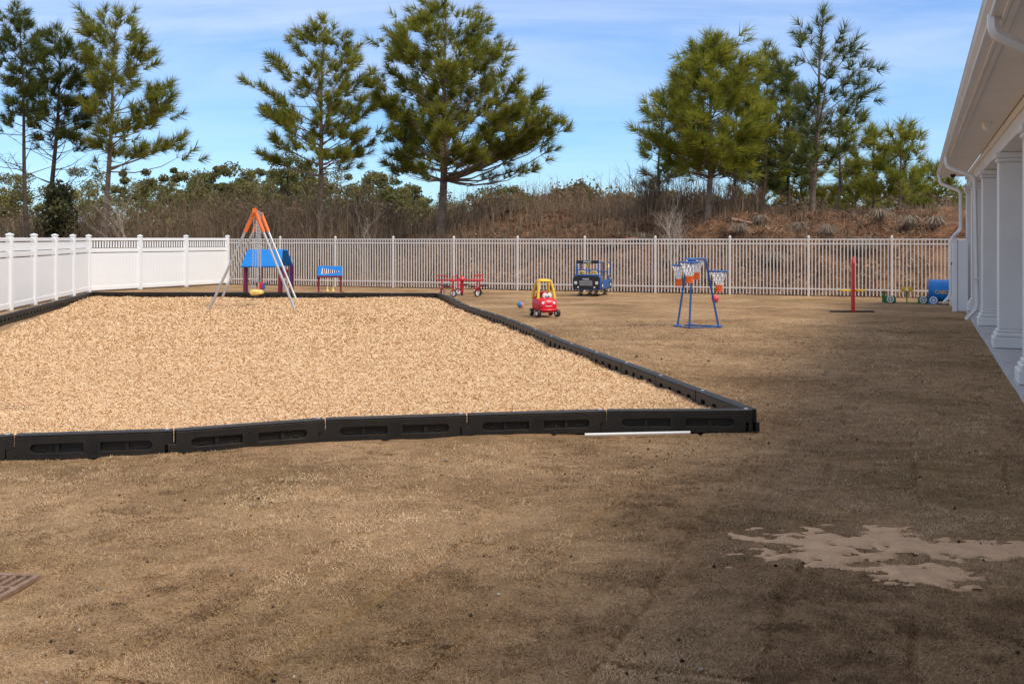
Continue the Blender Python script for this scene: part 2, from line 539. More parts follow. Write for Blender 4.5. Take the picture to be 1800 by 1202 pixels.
# ------------------------------------------------------------------ ground
def bank_h(X, Y):
    """height of the terrain behind the fence"""
    X = np.asarray(X, float); Y = np.asarray(Y, float)
    q = X * FN.x + Y * FN.y - FQ0
    H = 1.2 + 1.5 * sstep(-9, 2, X)
    base = H * sstep(0.3, 7.5, q) ** 0.8
    rough = (fbm(X * 0.55, Y * 0.55, 5) - 0.47) * 1.3 * sstep(0.3, 3.5, q) * (0.35 + 0.65 * sstep(60, 45, Y))
    rough2 = (fbm(X * 2.2, Y * 2.2, 9) - 0.47) * 0.45 * sstep(0.2, 2.0, q) * sstep(70, 50, Y)
    # outside the white fence on the left the ground stays low
    left = sstep(-14.5, -17.5, X) * 0.4
    return base * (1 - left) + rough + rough2
BCORN = Vector((2.16, 10.05))         # near right corner of the chip bed
def lawn_h(X, Y, what=None):
    X = np.asarray(X, float); Y = np.asarray(Y, float)
    c, s = math.cos(R(20.2)), math.sin(R(20.2))
    u = X * c - Y * s; v = X * s + Y * c         # across / along the sod strips
    w = (fbm(X * 1.3, Y * 1.3, 31) - 0.47) * 0.16
    uu = u + w; 
    row = np.floor(uu / 0.62)
    vv = v + row * 0.71 + w
    bu = np.abs(uu / 0.62 - np.floor(uu / 0.62) - 0.5) * 0.62
    bv = np.abs(vv / 1.5 - np.floor(vv / 1.5) - 0.5) * 1.5
    keep = vnoise(row * 3.7 + 0.5, np.floor(vv / 1.5) * 5.3, 3)
    keep2 = sstep(0.46, 0.62, vnoise(X * 1.1, Y * 1.1, 77) + 0.02 + 0.26 * sstep(-0.5, 2.0, X))
    seam = np.maximum(sstep(0.285, 0.31, bu), sstep(0.715, 0.75, bv)) * keep2
    lvl = (keep - 0.5) * 0.02
    if what == 'seam': return seam
    if what == 'piece': return keep
    if what == 'smooth': seam = seam * 0; lvl = lvl * 0
    und = (fbm(X * 0.6, Y * 0.6, 21) - 0.47) * 0.07 + (fbm(X * 4, Y * 4, 41) - 0.47) * 0.03
    fade = sstep(22, 12, Y)
    g = pix(35, 1027)
    dr = np.hypot(X - (g.x - 0.1), Y - g.y)
    dip = -0.05 * sstep(0.75, 0.2, dr)
    return (und + (lvl - seam * 0.036) * fade) * sstep(34, 26, Y) * 0.8 + dip

def ax(segs):
    out = []
    for a, b, d in segs:
        out += list(np.arange(a, b, d))
    return np.array(out)
gx = np.concatenate([-np.geomspace(600, 26, 26), ax([(-25, -8, 0.3), (-8, -3.4, 0.1), (-3.4, 4.0, 0.03), (4.0, 9, 0.1), (9, 25, 0.3)]), np.geomspace(25.5, 600, 26)])
gy = np.concatenate([[-60, -20, -8, -2, 2], ax([(3.0, 4.0, 0.1), (4.0, 9.5, 0.03), (9.5, 16, 0.08), (16, 32, 0.25), (32, 58, 0.22)]), np.geomspace(58, 900, 30)])
GX, GY = np.meshgrid(gx, gy)
q_ = GX * FN.x + GY * FN.y - FQ0
GZ = np.where(q_ > 0, bank_h(GX, GY), lawn_h(GX, GY))
nx, ny = len(gx), len(gy)
idx = np.arange(nx * ny).reshape(ny, nx)
fc = np.stack([idx[:-1, :-1], idx[:-1, 1:], idx[1:, 1:], idx[1:, :-1]], -1).reshape(-1, 4)
me = np_mesh('ground', np.stack([GX.ravel(), GY.ravel(), GZ.ravel()], 1), fc)
me.polygons.foreach_set('use_smooth', [True] * len(me.polygons))
ground = link('ground', me, M['ground'])
ground['kind'] = 'structure'

def terr(x, y):
    q = x * FN.x + y * FN.y - FQ0
    return float(bank_h(x, y)) if q > 0 else float(lawn_h(x, y))

# ------------------------------------------------------------------ bare sand patches
def sand_field(X, Y):
    def el(cx, cy, rx, ry):
        return 1 - np.sqrt(((X - cx) / rx) ** 2 + ((Y - cy) / ry) ** 2)
    a = pix(1425, 958); b = pix(1590, 955); c = pix(1690, 965); d = pix(1640, 1010)
    f = np.maximum.reduce([el(a.x, a.y, 0.42, 0.36), el(b.x, b.y, 0.26, 0.30) * 0.9, el(c.x, c.y, 0.45, 0.26), el(d.x, d.y, 0.26, 0.22) * 0.9,
                           el(c.x + 0.5, c.y, 0.5, 0.2)])
    return f + (fbm(X * 3.2, Y * 4.5, 61, 5) - 0.47) * 1.2 + (fbm(X * 12, Y * 20, 63, 4) - 0.47) * 2.0 - 0.2
sxs = np.arange(1.0, 3.9, 0.02); sys_ = np.arange(5.2, 7.2, 0.02)
SX, SY = np.meshgrid(sxs, sys_)
sf = sand_field(SX, SY)
SZ = lawn_h(SX, SY, 'smooth') + 0.004 + np.clip(sf * 0.035, -0.03, 0.006) + (fbm(SX * 9, SY * 14, 3) - 0.47) * 0.006
idx = np.arange(SX.size).reshape(SX.shape)
fc = np.stack([idx[:-1, :-1], idx[:-1, 1:], idx[1:, 1:], idx[1:, :-1]], -1).reshape(-1, 4)
fmax = np.maximum.reduce([sf[:-1, :-1], sf[:-1, 1:], sf[1:, 1:], sf[1:, :-1]]).ravel()
me = np_mesh('sand_patch', np.stack([SX.ravel(), SY.ravel(), SZ.ravel()], 1), fc[fmax > -0.12])
me.polygons.foreach_set('use_smooth', [True] * len(me.polygons))
o = link('sand_patch', me, M['sand']); o['kind'] = 'structure'

# ------------------------------------------------------------------ lawn blades (uncountable: one object)
def blades(n, ylo, yhi, hgt, wid, seed):
    rg = np.random.default_rng(seed)
    # density falls off with distance
    t = rg.random(n)
    Y = 1 / (1 / ylo + t * (1 / yhi - 1 / ylo))
    X = (rg.random(n) * 2 - 1) * (Y * 0.475 + 0.2)
    return X, Y, rg
def in_bed(X, Y):
    d = Vector((-0.209, 0.978))
    # to the left of the right border and behind the front border
    rx = (X - BCORN.x) * d.y - (Y - BCORN.y) * d.x
    fr = (X - BCORN.x) * d.x * -1 * 0 + (Y - (BCORN.y + (X - BCORN.x) * 0.205))
    return (rx < 0.06) & (fr > -0.04) & (Y < 31.5)
X, Y, rg = blades(1250000, 4.0, 24, 0.03, 0.004, 5)
gr = pix(35, 1027)
keep = ~in_bed(X, Y)
keep &= ~((X < pix(72, 1003).x + 0.005) & (np.abs(Y - gr.y) < 0.215))
keep &= (sand_field(X, Y) < 0.02 + (rg.random(len(X)) ** 2.2) * 0.7 - 0.06)
keep &= rg.random(len(X)) > 0.72 * lawn_h(X, Y, 'seam')
holes = sstep(0.70, 0.76, vnoise(X * 3.1, Y * 3.1, 118)) * sstep(0.55, 0.7, vnoise(X * 0.7, Y * 0.7, 119))
keep &= rg.random(len(X)) > 0.85 * holes
latb = X * 0.938 - Y * 0.346
keep &= latb < 1.02
clump = fbm(X * 2.3, Y * 2.3, 90)
keep &= rg.random(len(X)) < 0.35 + 1.3 * sstep(0.3, 0.6, clump)
keep &= rg.random(len(X)) < 0.22 + 1.2 * sstep(0.36, 0.56, fbm(X * 8, Y * 8, 92, 3))
X, Y = X[keep], Y[keep]
n = len(X)
sc = np.clip(Y / 6, 0.8, 3.2)
h = (0.005 + 0.013 * rg.random(n) ** 1.5) * (0.8 + 0.25 * sc)
w = (0.0016 + 0.0016 * rg.random(n)) * sc
az = rg.random(n) * 2 * np.pi
lean = 0.6 + 2.0 * rg.random(n)
Z = lawn_h(X, Y) - 0.003
bx, by = np.cos(az), np.sin(az)
px_, py_ = -by * w, bx * w
V = np.empty((n, 3, 3))
V[:, 0] = np.stack([X - px_, Y - py_, Z], 1)
V[:, 1] = np.stack([X + px_, Y + py_, Z], 1)
V[:, 2] = np.stack([X + bx * h * lean, Y + by * h * lean, Z + h], 1)
patch = fbm(X * 0.8, Y * 0.8, 14)
pc = lawn_h(X, Y, 'piece')
rv = np.clip(0.45 + (rg.random(n) - 0.5) * 0.7 + (patch - 0.47) * 1.3 + (pc - 0.5) * 0.40 + (fbm(X * 5, Y * 5, 15) - 0.47) * 0.9, 0, 1)
me = np_mesh('lawn_grass', V.reshape(-1, 3), np.arange(n * 3).reshape(-1, 3), np.repeat(rv, 3))
o = link('lawn_grass', me, M['straw']); o['kind'] = 'stuff'
o['label'] = 'short dormant tan turf grass covering the yard'; o['category'] = 'grass'

# crumbs of dark soil and bits of dead leaf lying on the lawn
rg = np.random.default_rng(88); n = 1500
t = rg.random(n); Yc = 1 / (1 / 4.1 + t * (1 / 20 - 1 / 4.1)); Xc = (rg.random(n) * 2 - 1) * (Yc * 0.47)
ok = (~in_bed(Xc, Yc)) & (Xc * 0.938 - Yc * 0.346 < 0.95) & (fbm(Xc * 1.7, Yc * 1.7, 91) > 0.44 + 0.1 * rg.random(n))
Xc, Yc = Xc[ok], Yc[ok]; n = len(Xc)
r_ = (0.003 + 0.009 * rg.random(n) ** 4) * np.clip(Yc / 7, 1, 2)
base = np.stack([Xc, Yc, lawn_h(Xc, Yc) + r_ * 0.6], 1)
oc = np.array([(1, 0, 0), (-1, 0, 0), (0, 1, 0), (0, -1, 0), (0, 0, 1), (0, 0, -1)], float)
Vc = base[:, None, :] + oc[None] * r_[:, None, None] * (0.6 + 0.8 * rg.random((n, 6, 1))) + rg.normal(0, 0.2, (n, 6, 3)) * r_[:, None, None]
of = np.array([(0, 2, 4), (2, 1, 4), (1, 3, 4), (3, 0, 4), (2, 0, 5), (1, 2, 5), (3, 1, 5), (0, 3, 5)])
Fc = (of[None] + (np.arange(n) * 6)[:, None, None]).reshape(-1, 3)
o = link('soil_crumbs', np_mesh('soil_crumbs', Vc.reshape(-1, 3), Fc, np.repeat(rg.random(n) ** 2.5, 6)), M['soil']); o['kind'] = 'stuff'
o['label'] = 'crumbs of dark soil and dead leaf lying on the turf'; o['category'] = 'soil crumbs'

# ------------------------------------------------------------------ wood chip bed
def chip_h(X, Y):
    return 0.055 + (fbm(X * 0.7, Y * 0.7, 55) - 0.47) * 0.12 + (fbm(X * 3, Y * 3, 56) - 0.47) * 0.05
D_R = Vector((-0.2088, 0.978))
FRONT_PX = [(25, 808), (305, 798), (570, 776), (820, 767), (1065, 759), (1322, 758)]
front = [pix(a, b).xy for a, b in FRONT_PX]
dleft = (front[0] - front[2]).normalized()
front = [front[0] + dleft * 2.44, front[0] + dleft * 1.22] + front
corner = front[-1].copy()
NR = 17
back_r = pix(766, 527.5).xy
right = [corner + (back_r - corner) * (i / NR) + Vector((0.978, 0.209)) * 0.10 * math.sin(i * 0.9) * (i / NR) for i in range(NR + 1)]
back_l = pix(160, 525.5).xy
NBK = 8
back = [back_r + (back_l - back_r) * (i / NBK) for i in range(NBK + 1)]
left_end = pix(-40, 584).xy
NL = 9
left = [back_l + (left_end - back_l) * (i / NL) for i in range(NL + 1)]
# bed sheet: quads between the front line and the back line
def bed_uv(u, v):
    a = front[0] * (1 - u) + corner * u
    # follow the bent front line
    t = u * (len(front) - 1); i = min(int(t), len(front) - 2); a = front[i].lerp(front[i + 1], t - i)
    bl = left_end.lerp(back_l, 1.0)
    b = back_l.lerp(back_r, u)
    return a.lerp(b, v)
NU, NV = 130, 190
P = np.array([[tuple(bed_uv(i / NU, (j / NV) ** 1.6)) for i in range(NU + 1)] for j in range(NV + 1)])
BZ = chip_h(P[..., 0], P[..., 1])
idx = np.arange((NU + 1) * (NV + 1)).reshape(NV + 1, NU + 1)
fc = np.stack([idx[:-1, :-1], idx[:-1, 1:], idx[1:, 1:], idx[1:, :-1]], -1).reshape(-1, 4)
me = np_mesh('wood_chip_bed', np.concatenate([P.reshape(-1, 2), BZ.reshape(-1, 1)], 1), fc)
me.polygons.foreach_set('use_smooth', [True] * len(me.polygons))
o = link('wood_chip_bed', me, M['chip_bed']); o['kind'] = 'structure'
# loose chips
nC = 380000
rg = np.random.default_rng(77)
u = rg.random(nC); v = rg.random(nC) ** 1.9
tt = u * (len(front) - 1); ii = np.clip(tt.astype(int), 0, len(front) - 2); fr_ = (tt - ii)[:, None]
fa = np.array([tuple(p) for p in front])
A = fa[ii] * (1 - fr_) + fa[ii + 1] * fr_
Bk = np.array(tuple(back_l))[None] * (1 - u[:, None]) + np.array(tuple(back_r))[None] * u[:, None]
XY = A * (1 - v[:, None]) + Bk * v[:, None]
scl = np.clip(XY[:, 1] / 11, 0.8, 2.2)
ln = (0.006 + 0.020 * rg.random(nC) ** 1.6) * scl; wd = (0.0025 + 0.0035 * rg.random(nC)) * scl
az = rg.random(nC) * 2 * np.pi; tl = (rg.random(nC) - 0.5) * 1.5; rl = (rg.random(nC) - 0.5) * 1.3
dxv = np.stack([np.cos(az) * np.cos(tl), np.sin(az) * np.cos(tl), np.sin(tl)], 1) * ln[:, None]
sd = np.stack([-np.sin(az) * np.cos(rl), np.cos(az) * np.cos(rl), np.sin(rl)], 1) * wd[:, None]
Cc = np.concatenate([XY, (chip_h(XY[:, 0], XY[:, 1]) + 0.003 + 0.012 * rg.random(nC))[:, None]], 1)
V = np.stack([Cc - dxv - sd, Cc + dxv - sd * 0.7, Cc + dxv * 0.9 + sd, Cc - dxv * 0.9 + sd * 0.8], 1).reshape(-1, 3)
me = np_mesh('wood_chips', V, np.arange(nC * 4).reshape(-1, 4), np.repeat(np.clip(rg.normal(0.55, 0.27, nC), 0, 1), 4))
o = link('wood_chips', me, M['chips']); o['kind'] = 'stuff'
o['label'] = 'loose orange tan wood chips filling the play bed'; o['category'] = 'wood chips'

# ------------------------------------------------------------------ border timbers
def timber_meshes():
    LEN = 1.22
    outl = [(-0.05, 0), (1.158, 0), (1.158, 0.085), (1.215, 0.085), (1.215, 0.186), (0.012, 0.186), (0.012, 0.09), (-0.05, 0.09)]
    s1 = rrect(0.13, 0.53, 0.055, 0.125, 0.034, 4, (1, 0, 0, 1))
    s2 = rrect(0.66, 1.06, 0.055, 0.125, 0.034, 4, (0, 1, 1, 0))
    mb = MB()
    vs, fs = plate([outl, s1, s2], 0.034, 0.004)
    mb.add([v + Vector((0, -0.034, 0)) for v in vs], fs)
    holes = [rrect(x, x + 0.10, 0.06, 0.13, 0.006, 1) for x in (0.14, 0.42, 0.70, 0.98)]
    vs, fs = plate([outl] + holes, 0.034, 0.004)
    mb.add([v + Vector((0, 0.034, 0)) for v in vs], fs)
    mb.box((0.575, 0, 0.092), (1.07, 0.030, 0.18))
    mb.cbox((0.6135, 0, 0.194), (1.203, 0.106, 0.018), 0.007)       # rolled top edge
    for x in (0.33, 0.86):
        mb.box((x, -0.0245, 0.09), (0.03, 0.02, 0.066))           # rib inside each slot
    for x in (0.22, 0.97):
        mb.box((x, -0.019, 0.075), (0.05, 0.008, 0.018))
    for k in range(7):
        mb.box((0.595, -0.0515, 0.045 + k * 0.017), (0.085, 0.003, 0.006))   # moulded grip lines
    bm_ = MB()
    bm_.lathe([(0.019, 0.0), (0.019, 0.004), (0.012, 0.009), (0.004, 0.010)], 12, Matrix.Translation((1.17, 0, 0.203)))
    return mb.mesh('body'), bm_.mesh('bolt')
TB, TBOLT = timber_meshes()
ORD = ['first', 'second', 'third', 'fourth', 'fifth', 'sixth', 'seventh', 'eighth', 'ninth', 'tenth', 'eleventh', 'twelfth', 'thirteenth', 'fourteenth', 'fifteenth', 'sixteenth', 'seventeenth', 'eighteenth']
def timber(a, b, label, tilt=0.0):
    d = b - a
    t = thing('border_timber', label, 'border timber', (a.x, a.y, 0.0), math.atan2(d.y, d.x), 'black plastic timbers edging the chip bed')
    t.scale = (d.length / 1.22, 1, 1)
    t.rotation_euler = (random.uniform(-0.02, 0.02), tilt, math.atan2(d.y, d.x))
    link('body', TB, M['timber'], t); link('bolt', TBOLT, M['bolt'], t)
    return t
nf = len(front) - 1
for i in range(nf):
    k = nf - 1 - i
    timber(front[i], front[i + 1], 'black plastic border timber in the near row, %s from the near right corner' % ORD[k])
for i in range(NR):
    timber(right[i], right[i + 1], 'black plastic border timber along the right side of the chips, %s from the near corner' % ORD[i])
for i in range(NBK):
    timber(back[i], back[i + 1], 'black plastic border timber in the far row, %s from the tricycle carousel' % ORD[i])
for i in range(NL):
    timber(left[i], left[i + 1], 'black plastic border timber along the white fence side, %s from the far left corner' % ORD[i])

# ------------------------------------------------------------------ metal picket fence
FH = 1.76
def metal_fence():
    root = thing('metal_fence', 'long cream metal picket fence across the back of the yard', 'fence', (FA.x, FA.y, 0), math.atan2(FD.y, FD.x))
    total = (FB - FA).length
    pw = 2.42
    npan = int(total // pw) + 1
    post = MB(); post.cbox((0, 0, 0.90), (0.065, 0.065, 1.80), 0.006); post.cbox((0, 0, 1.815), (0.08, 0.08, 0.03), 0.012); post.lathe([(0.03, 1.83), (0.02, 1.85), (0.004, 1.86)], 8)
    pm = post.mesh('post')
    pk = MB(); pk.box((0, 0, 0.855), (0.029, 0.028, 1.71)); pkm = pk.mesh('picket')
    rl_ = MB(); rl_.box((pw / 2, 0, 0), (pw - 0.065, 0.036, 0.038)); rm = rl_.mesh('rail')
    for i in range(npan + 1):
        o = link('post', pm, M['fence_paint'], root); o.location = (i * pw, 0, 0)
    for i in range(npan):
        for z in (1.735, 1.60, 0.22):
            o = link('rail', rm, M['fence_paint'], root); o.location = (i * pw, 0, z)
        for k in range(1, 23):
            o = link('picket', pkm, M['fence_paint'], root); o.location = (i * pw + k * pw / 23, 0, 0.03)
metal_fence()

# ------------------------------------------------------------------ white vinyl fence
def vinyl_fence():
    root = thing('vinyl_fence', 'white vinyl privacy fence with open slatted top on the left', 'fence', (FA.x, FA.y, 0))
    H = 1.80
    pst = MB(); pst.cbox((0, 0, 0.92), (0.135, 0.135, 1.84), 0.008); pst.cbox((0, 0, 1.85), (0.165, 0.165, 0.035), 0.01)
    pst.add([(-.07, -.07, 1.867), (.07, -.07, 1.867), (.07, .07, 1.867), (-.07, .07, 1.867), (0, 0, 1.90)], [(0, 1, 4), (1, 2, 4), (2, 3, 4), (3, 0, 4)])
    pm = pst.mesh('post')
    C = Vector((-13.85, 36.1)); E = Vector((-12.25, 26.9))
    dE = (E - C).normalized()
    pts = [FA + (C - FA) * (i / 3) for i in range(4)] + [C + dE * (2.33 * i) for i in range(1, 7)]
    brd = {}
    for i, p in enumerate(pts):
        o = link('post', pm, M['white_vinyl'], root); o.location = (p.x - FA.x, p.y - FA.y, 0)
    for i in range(len(pts) - 1):
        a, b = pts[i], pts[i + 1]
        d = b - a; Ln = d.length; rz = math.atan2(d.y, d.x)
        key = round(Ln, 2)
        if key not in brd:
            w = Ln - 0.135
            n = 15
            r1 = MB(); r1.cbox((Ln / 2, 0, 0), (w, 0.05, 0.13), 0.008)
            r2 = MB(); r2.cbox((Ln / 2, 0, 0), (w, 0.045, 0.09), 0.008)
            bw = w / n
            bd = MB(); bd.cbox((0, 0, 0.68), (bw - 0.003, 0.024, 1.16), 0.003)
            sl = MB(); sl.cbox((0, 0, 0), (0.062, 0.02, 0.21), 0.003)
            brd[key] = (r1.mesh('rail'), r2.mesh('rail'), bd.mesh('board'), sl.mesh('baluster'), n, bw)
        r1, r2, bd, sl, n, bw = brd[key]
        def put(name, me, lx, z):
            o = link(name, me, M['white_vinyl'], root)
            o.location = (a.x - FA.x + math.cos(rz) * lx, a.y - FA.y + math.sin(rz) * lx, z); o.rotation_euler = (0, 0, rz)
        put('rail', r2, 0, 1.735); put('rail', r1, 0, 1.37); put('rail', r1, 0, 0.12)
        for k in range(n):
            put('board', bd, 0.0675 + bw * (k + 0.5), 0.02)
        m = 18
        for k in range(m):
            put('baluster', sl, 0.0675 + (Ln - 0.135) * (k + 0.5) / m, 1.56)
vinyl_fence()

# ------------------------------------------------------------------ building on the right
UB = Vector((0.3459, 0.9383)); VB = Vector((0.9383, -0.3459))
def BP(s, lat, z):
    p = UB * s + VB * lat
    return Vector((p.x, p.y, z))
BM = Matrix(((UB.x, VB.x, 0, 0), (UB.y, VB.y, 0, 0), (0, 0, 1, 0), (0, 0, 0, 1)))   # local x = along, y = lateral
def building():
    root = thing('porch_building', 'long white building with columned porch and gutter at the right edge', 'building')
    root.matrix_world = Matrix.Identity(4)
    S0, S1 = -14.0, 31.6
    def bx(name, s0, s1, l0, l1, z0, z1, m, parent=root, ch=0.0):
        mb = MB()
        if ch: mb.cbox(((s0 + s1) / 2, (l0 + l1) / 2, (z0 + z1) / 2), (s1 - s0, l1 - l0, z1 - z0), ch, BM)
        else: mb.box(((s0 + s1) / 2, (l0 + l1) / 2, (z0 + z1) / 2), (s1 - s0, l1 - l0, z1 - z0), BM)
        # BM mirrors handedness: flip faces
        mb.f = [f[::-1] for f in mb.f]
        return mb.build(name, m, parent)
    bx('porch_slab', S0, S1 - 0.3, 1.05, 3.4, -0.15, 0.07, M['concrete'])
    wl = bx('wall', S0, S1 - 0.5, 3.4, 3.6, 0.0, 3.4, M['siding'])
    # lap siding boards on the wall
    for k in range(20):
        mb = MB(); z = 0.1 + k * 0.165
        mb.add([BM @ Vector(v) for v in ((S0, 3.397, z), (S1 - 0.5, 3.397, z), (S1 - 0.5, 3.372, z), (S0, 3.372, z), (S0, 3.392, z + 0.162), (S1 - 0.5, 3.392, z + 0.162))],
               [(0, 1, 2, 3), (3, 2, 5, 4)])
        mb.build('siding_board', M['siding'], wl)
    for s in (12.0, 16.2, 20.6, 25.2, 29.8):
        d = bx('door', s, s + 0.95, 3.33, 3.366, 0.08, 2.15, M['glass_dark'])
        bx('door_frame', s - 0.09, s, 3.32, 3.37, 0.08, 2.25, M['trim'], d); bx('door_frame', s + 0.95, s + 1.04, 3.32, 3.37, 0.08, 2.25, M['trim'], d)
    # beam over the columns, with a stepped trim
    bx('beam', S0, S1 - 0.35, 1.17, 1.53, 3.09, 3.398, M['trim'], ch=0.006)
    bx('beam_trim', S0, S1 - 0.34, 1.135, 1.168, 3.30, 3.397, M['trim'], ch=0.006)
    # soffit, fascia, gutter
    bx('soffit', S0, S1, 0.60, 1.13, 3.40, 3.42, M['trim'])
    bx('porch_ceiling', S0, S1, 1.54, 3.39, 3.40, 3.42, M['trim'])
    bx('soffit_trim', S0, S1, 0.602, 0.66, 3.378, 3.398, M['trim'], ch=0.004)
    bx('fascia', S0, S1, 0.575, 0.598, 3.37, 3.58, M['trim'])
    prof = [(0.573, 3.40), (0.50, 3.40), (0.495, 3.43), (0.462, 3.47), (0.455, 3.50), (0.445, 3.525), (0.448, 3.54), (0.462, 3.54), (0.462, 3.527), (0.471, 3.50), (0.506, 3.44), (0.512, 3.412), (0.573, 3.412)]
    mb = MB(); n = len(prof)
    vs = [BM @ Vector((S0, a, b)) for a, b in prof] + [BM @ Vector((S1, a, b)) for a, b in prof]
    mb.add(vs, [(i, (i + 1) % n, n + (i + 1) % n, n + i) for i in range(n)] + [tuple(range(n - 1, -1, -1)), tuple(range(n, 2 * n))])
    g = mb.build('gutter', M['gutter'], root)
    bx('gutter_end_cap', S1, S1 + 0.006, 0.448, 0.573, 3.40, 3.54, M['gutter'], g)
    # roof slopes
    for nm, pts in (('roof', [(S0, 0.50, 3.56), (S1 + 0.15, 0.50, 3.56), (S1 + 0.15, 8.0, 6.9), (S0, 8.0, 6.9)]), ('roof', [(S0, 8.0, 6.9), (S1 + 0.15, 8.0, 6.9), (S1 + 0.15, 15.5, 3.56), (S0, 15.5, 3.56)])):
        mb = MB()
        top = [BM @ Vector(p) for p in pts]; bot = [p - Vector((0, 0, 0.03)) for p in top]
        mb.add(top + bot, [(0, 1, 2, 3), (7, 6, 5, 4), (0, 4, 5, 1), (1, 5, 6, 2), (2, 6, 7, 3), (3, 7, 4, 0)])
        mb.build(nm, M['shingle'], root)
    mb = MB()
    mb.add([BM @ Vector(p) for p in ((S1 - 0.5, 1.5, 3.43), (S1 - 0.5, 14.5, 3.43), (S1 - 0.5, 8, 6.6), (S1 - 0.4, 1.5, 3.43), (S1 - 0.4, 14.5, 3.43), (S1 - 0.4, 8, 6.6))], [(0, 1, 2), (5, 4, 3), (0, 3, 4, 1), (1, 4, 5, 2), (2, 5, 3, 0)])
    mb.build('gable', M['siding'], root)
    bx('end_wall', S1 - 0.7, S1 - 0.5, 3.6, 12.0, 0.0, 3.4, M['siding'])
    # columns
    def column(s):
        c0 = s
        shaft = bx('column', c0 + 0.08, c0 + 0.44, 1.15, 1.51, 0.36, 2.93, M['trim'], ch=0.012)
        bx('plinth', c0, c0 + 0.52, 1.07, 1.59, 0.075, 0.24, M['trim'], shaft, 0.012)
        bx('base_moulding', c0 + 0.025, c0 + 0.495, 1.095, 1.565, 0.242, 0.31, M['trim'], shaft, 0.02)
        bx('base_moulding', c0 + 0.055, c0 + 0.465, 1.125, 1.535, 0.312, 0.358, M['trim'], shaft, 0.014)
        bx('capital', c0 + 0.055, c0 + 0.465, 1.125, 1.535, 2.932, 2.99, M['trim'], shaft, 0.014)
        bx('capital', c0 + 0.03, c0 + 0.49, 1.10, 1.56, 2.992, 3.085, M['trim'], shaft, 0.014)
    for s in (4.7, 9.3, 13.9, 18.45, 23.1, 27.75, 30.7):
        column(s)
    # downspouts
    def spout(path, name='downspout'):
        mb = MB()
        pts = [BP(*p) for p in path]
        # round the corners, ribbed rectangular pipe
        sm = [pts[0]]
        for i in range(1, len(pts) - 1):
            a, b, c = pts[i - 1], pts[i], pts[i + 1]
            r = min(0.10, (b - a).length * 0.45, (c - b).length * 0.45)
            p0 = b + (a - b).normalized() * r; p1 = b + (c - b).normalized() * r
            for k in range(6):
                t = k / 5
                sm.append(p0 * (1 - t) ** 2 + b * 2 * t * (1 - t) + p1 * t * t)
        sm.append(pts[-1])
        mb.tube(sm, 0.046, 12)
        # ribs
        vs = mb.v
        for j in range(len(vs)):
            k = j % 12; i = j // 12
            if k % 2 == 0 and i < len(sm):
                c = sm[i]; v = Vector(vs[j]); vs[j] = tuple(c + (v - c) * 0.86)
        ob = mb.build(name, M['gutter'], root)
        return ob
    spout([(9.3 - 0.35, 0.52, 3.42), (9.3 - 0.35, 0.52, 3.28), (9.3 - 0.30, 1.0, 3.02), (9.3 - 0.30, 1.06, 0.35), (9.3 - 0.30, 0.85, 0.12)])
    d2 = spout([(23.9, 0.52, 3.42), (23.9, 0.52, 3.20), (23.75, 1.04, 2.98), (23.75, 1.09, 0.38), (23.75, 0.88, 0.14)])
    mb = MB(); mb.box((23.75, 1.09, 0.95), (0.13, 0.13, 0.03), BM); mb.f = [f[::-1] for f in mb.f]; mb.build('strap', M['gutter'], d2)
    spout([(31.4, 0.52, 3.42), (31.4, 0.52, 3.22), (31.2, 1.02, 3.0), (31.2, 1.02, 2.0), (30.4, 0.78, 1.74), (30.4, 0.76, 0.30), (30.3, 0.58, 0.10)])
    # soffit lights
    for s, r in ((17.0, 0.06),):
        mb = MB(); mb.lathe([(0.075, 0.0), (0.075, -0.03), (0.055, -0.05), (0.05, -0.10), (0.02, -0.125), (0.004, -0.13)], 14, Matrix.Translation(BP(s, 0.90, 3.40)))
        mb.f = [f[::-1] for f in mb.f]
        mb.build('soffit_light', M['white'], root, True)
    mb = MB(); mb.lathe([(0.07, 0.0), (0.07, -0.04), (0.045, -0.08), (0.004, -0.1)], 12, Matrix.Translation(BP(30.4, 0.82, 3.40))); mb.f = [f[::-1] for f in mb.f]
    mb.build('soffit_light', M['black'], root, True)
building()
def side_gate():
    root = thing('side_gate', 'pale grey vinyl gate and post beside the far porch columns', 'gate', BP(28.6, 0.93, 0), math.atan2(UB.y, UB.x))
    # local x along the building, -y lateral
    mb = MB(); mb.cbox((0.0, -0.06, 0.86), (0.05, 0.24, 1.70), 0.008); mb.build('return_panel', M['white_vinyl'], root)
    mb = MB(); mb.cbox((0.0, 0.12, 0.87), (0.11, 0.11, 1.74), 0.008); mb.cbox((0, 0.12, 1.755), (0.14, 0.14, 0.03), 0.008); mb.build('post', M['white_vinyl'], root)
    mb = MB(); mb.cbox((2.5, 0.12, 0.87), (0.11, 0.11, 1.74), 0.008); mb.cbox((2.5, 0.12, 1.755), (0.14, 0.14, 0.03), 0.008); mb.build('post', M['white_vinyl'], root)
    for z in (0.2, 1.60):
        mb = MB(); mb.cbox((1.25, 0.12, z), (2.36, 0.05, 0.10), 0.006); mb.build('rail', M['white_vinyl'], root)
    sl = MB(); sl.cbox((0, 0.12, 0.90), (0.10, 0.025, 1.42), 0.004); sm = sl.mesh('slat')
    for k in range(16):
        o = link('slat', sm, M['white_vinyl'], root); o.location = (0.14 + k * 0.148, 0, 0)
    mb = MB(); mb.box((0.1, 0.175, 1.15), (0.10, 0.05, 0.07)); mb.box((0.18, 0.19, 1.15), (0.10, 0.02, 0.03)); mb.build('latch', M['black'], root)
side_gate()

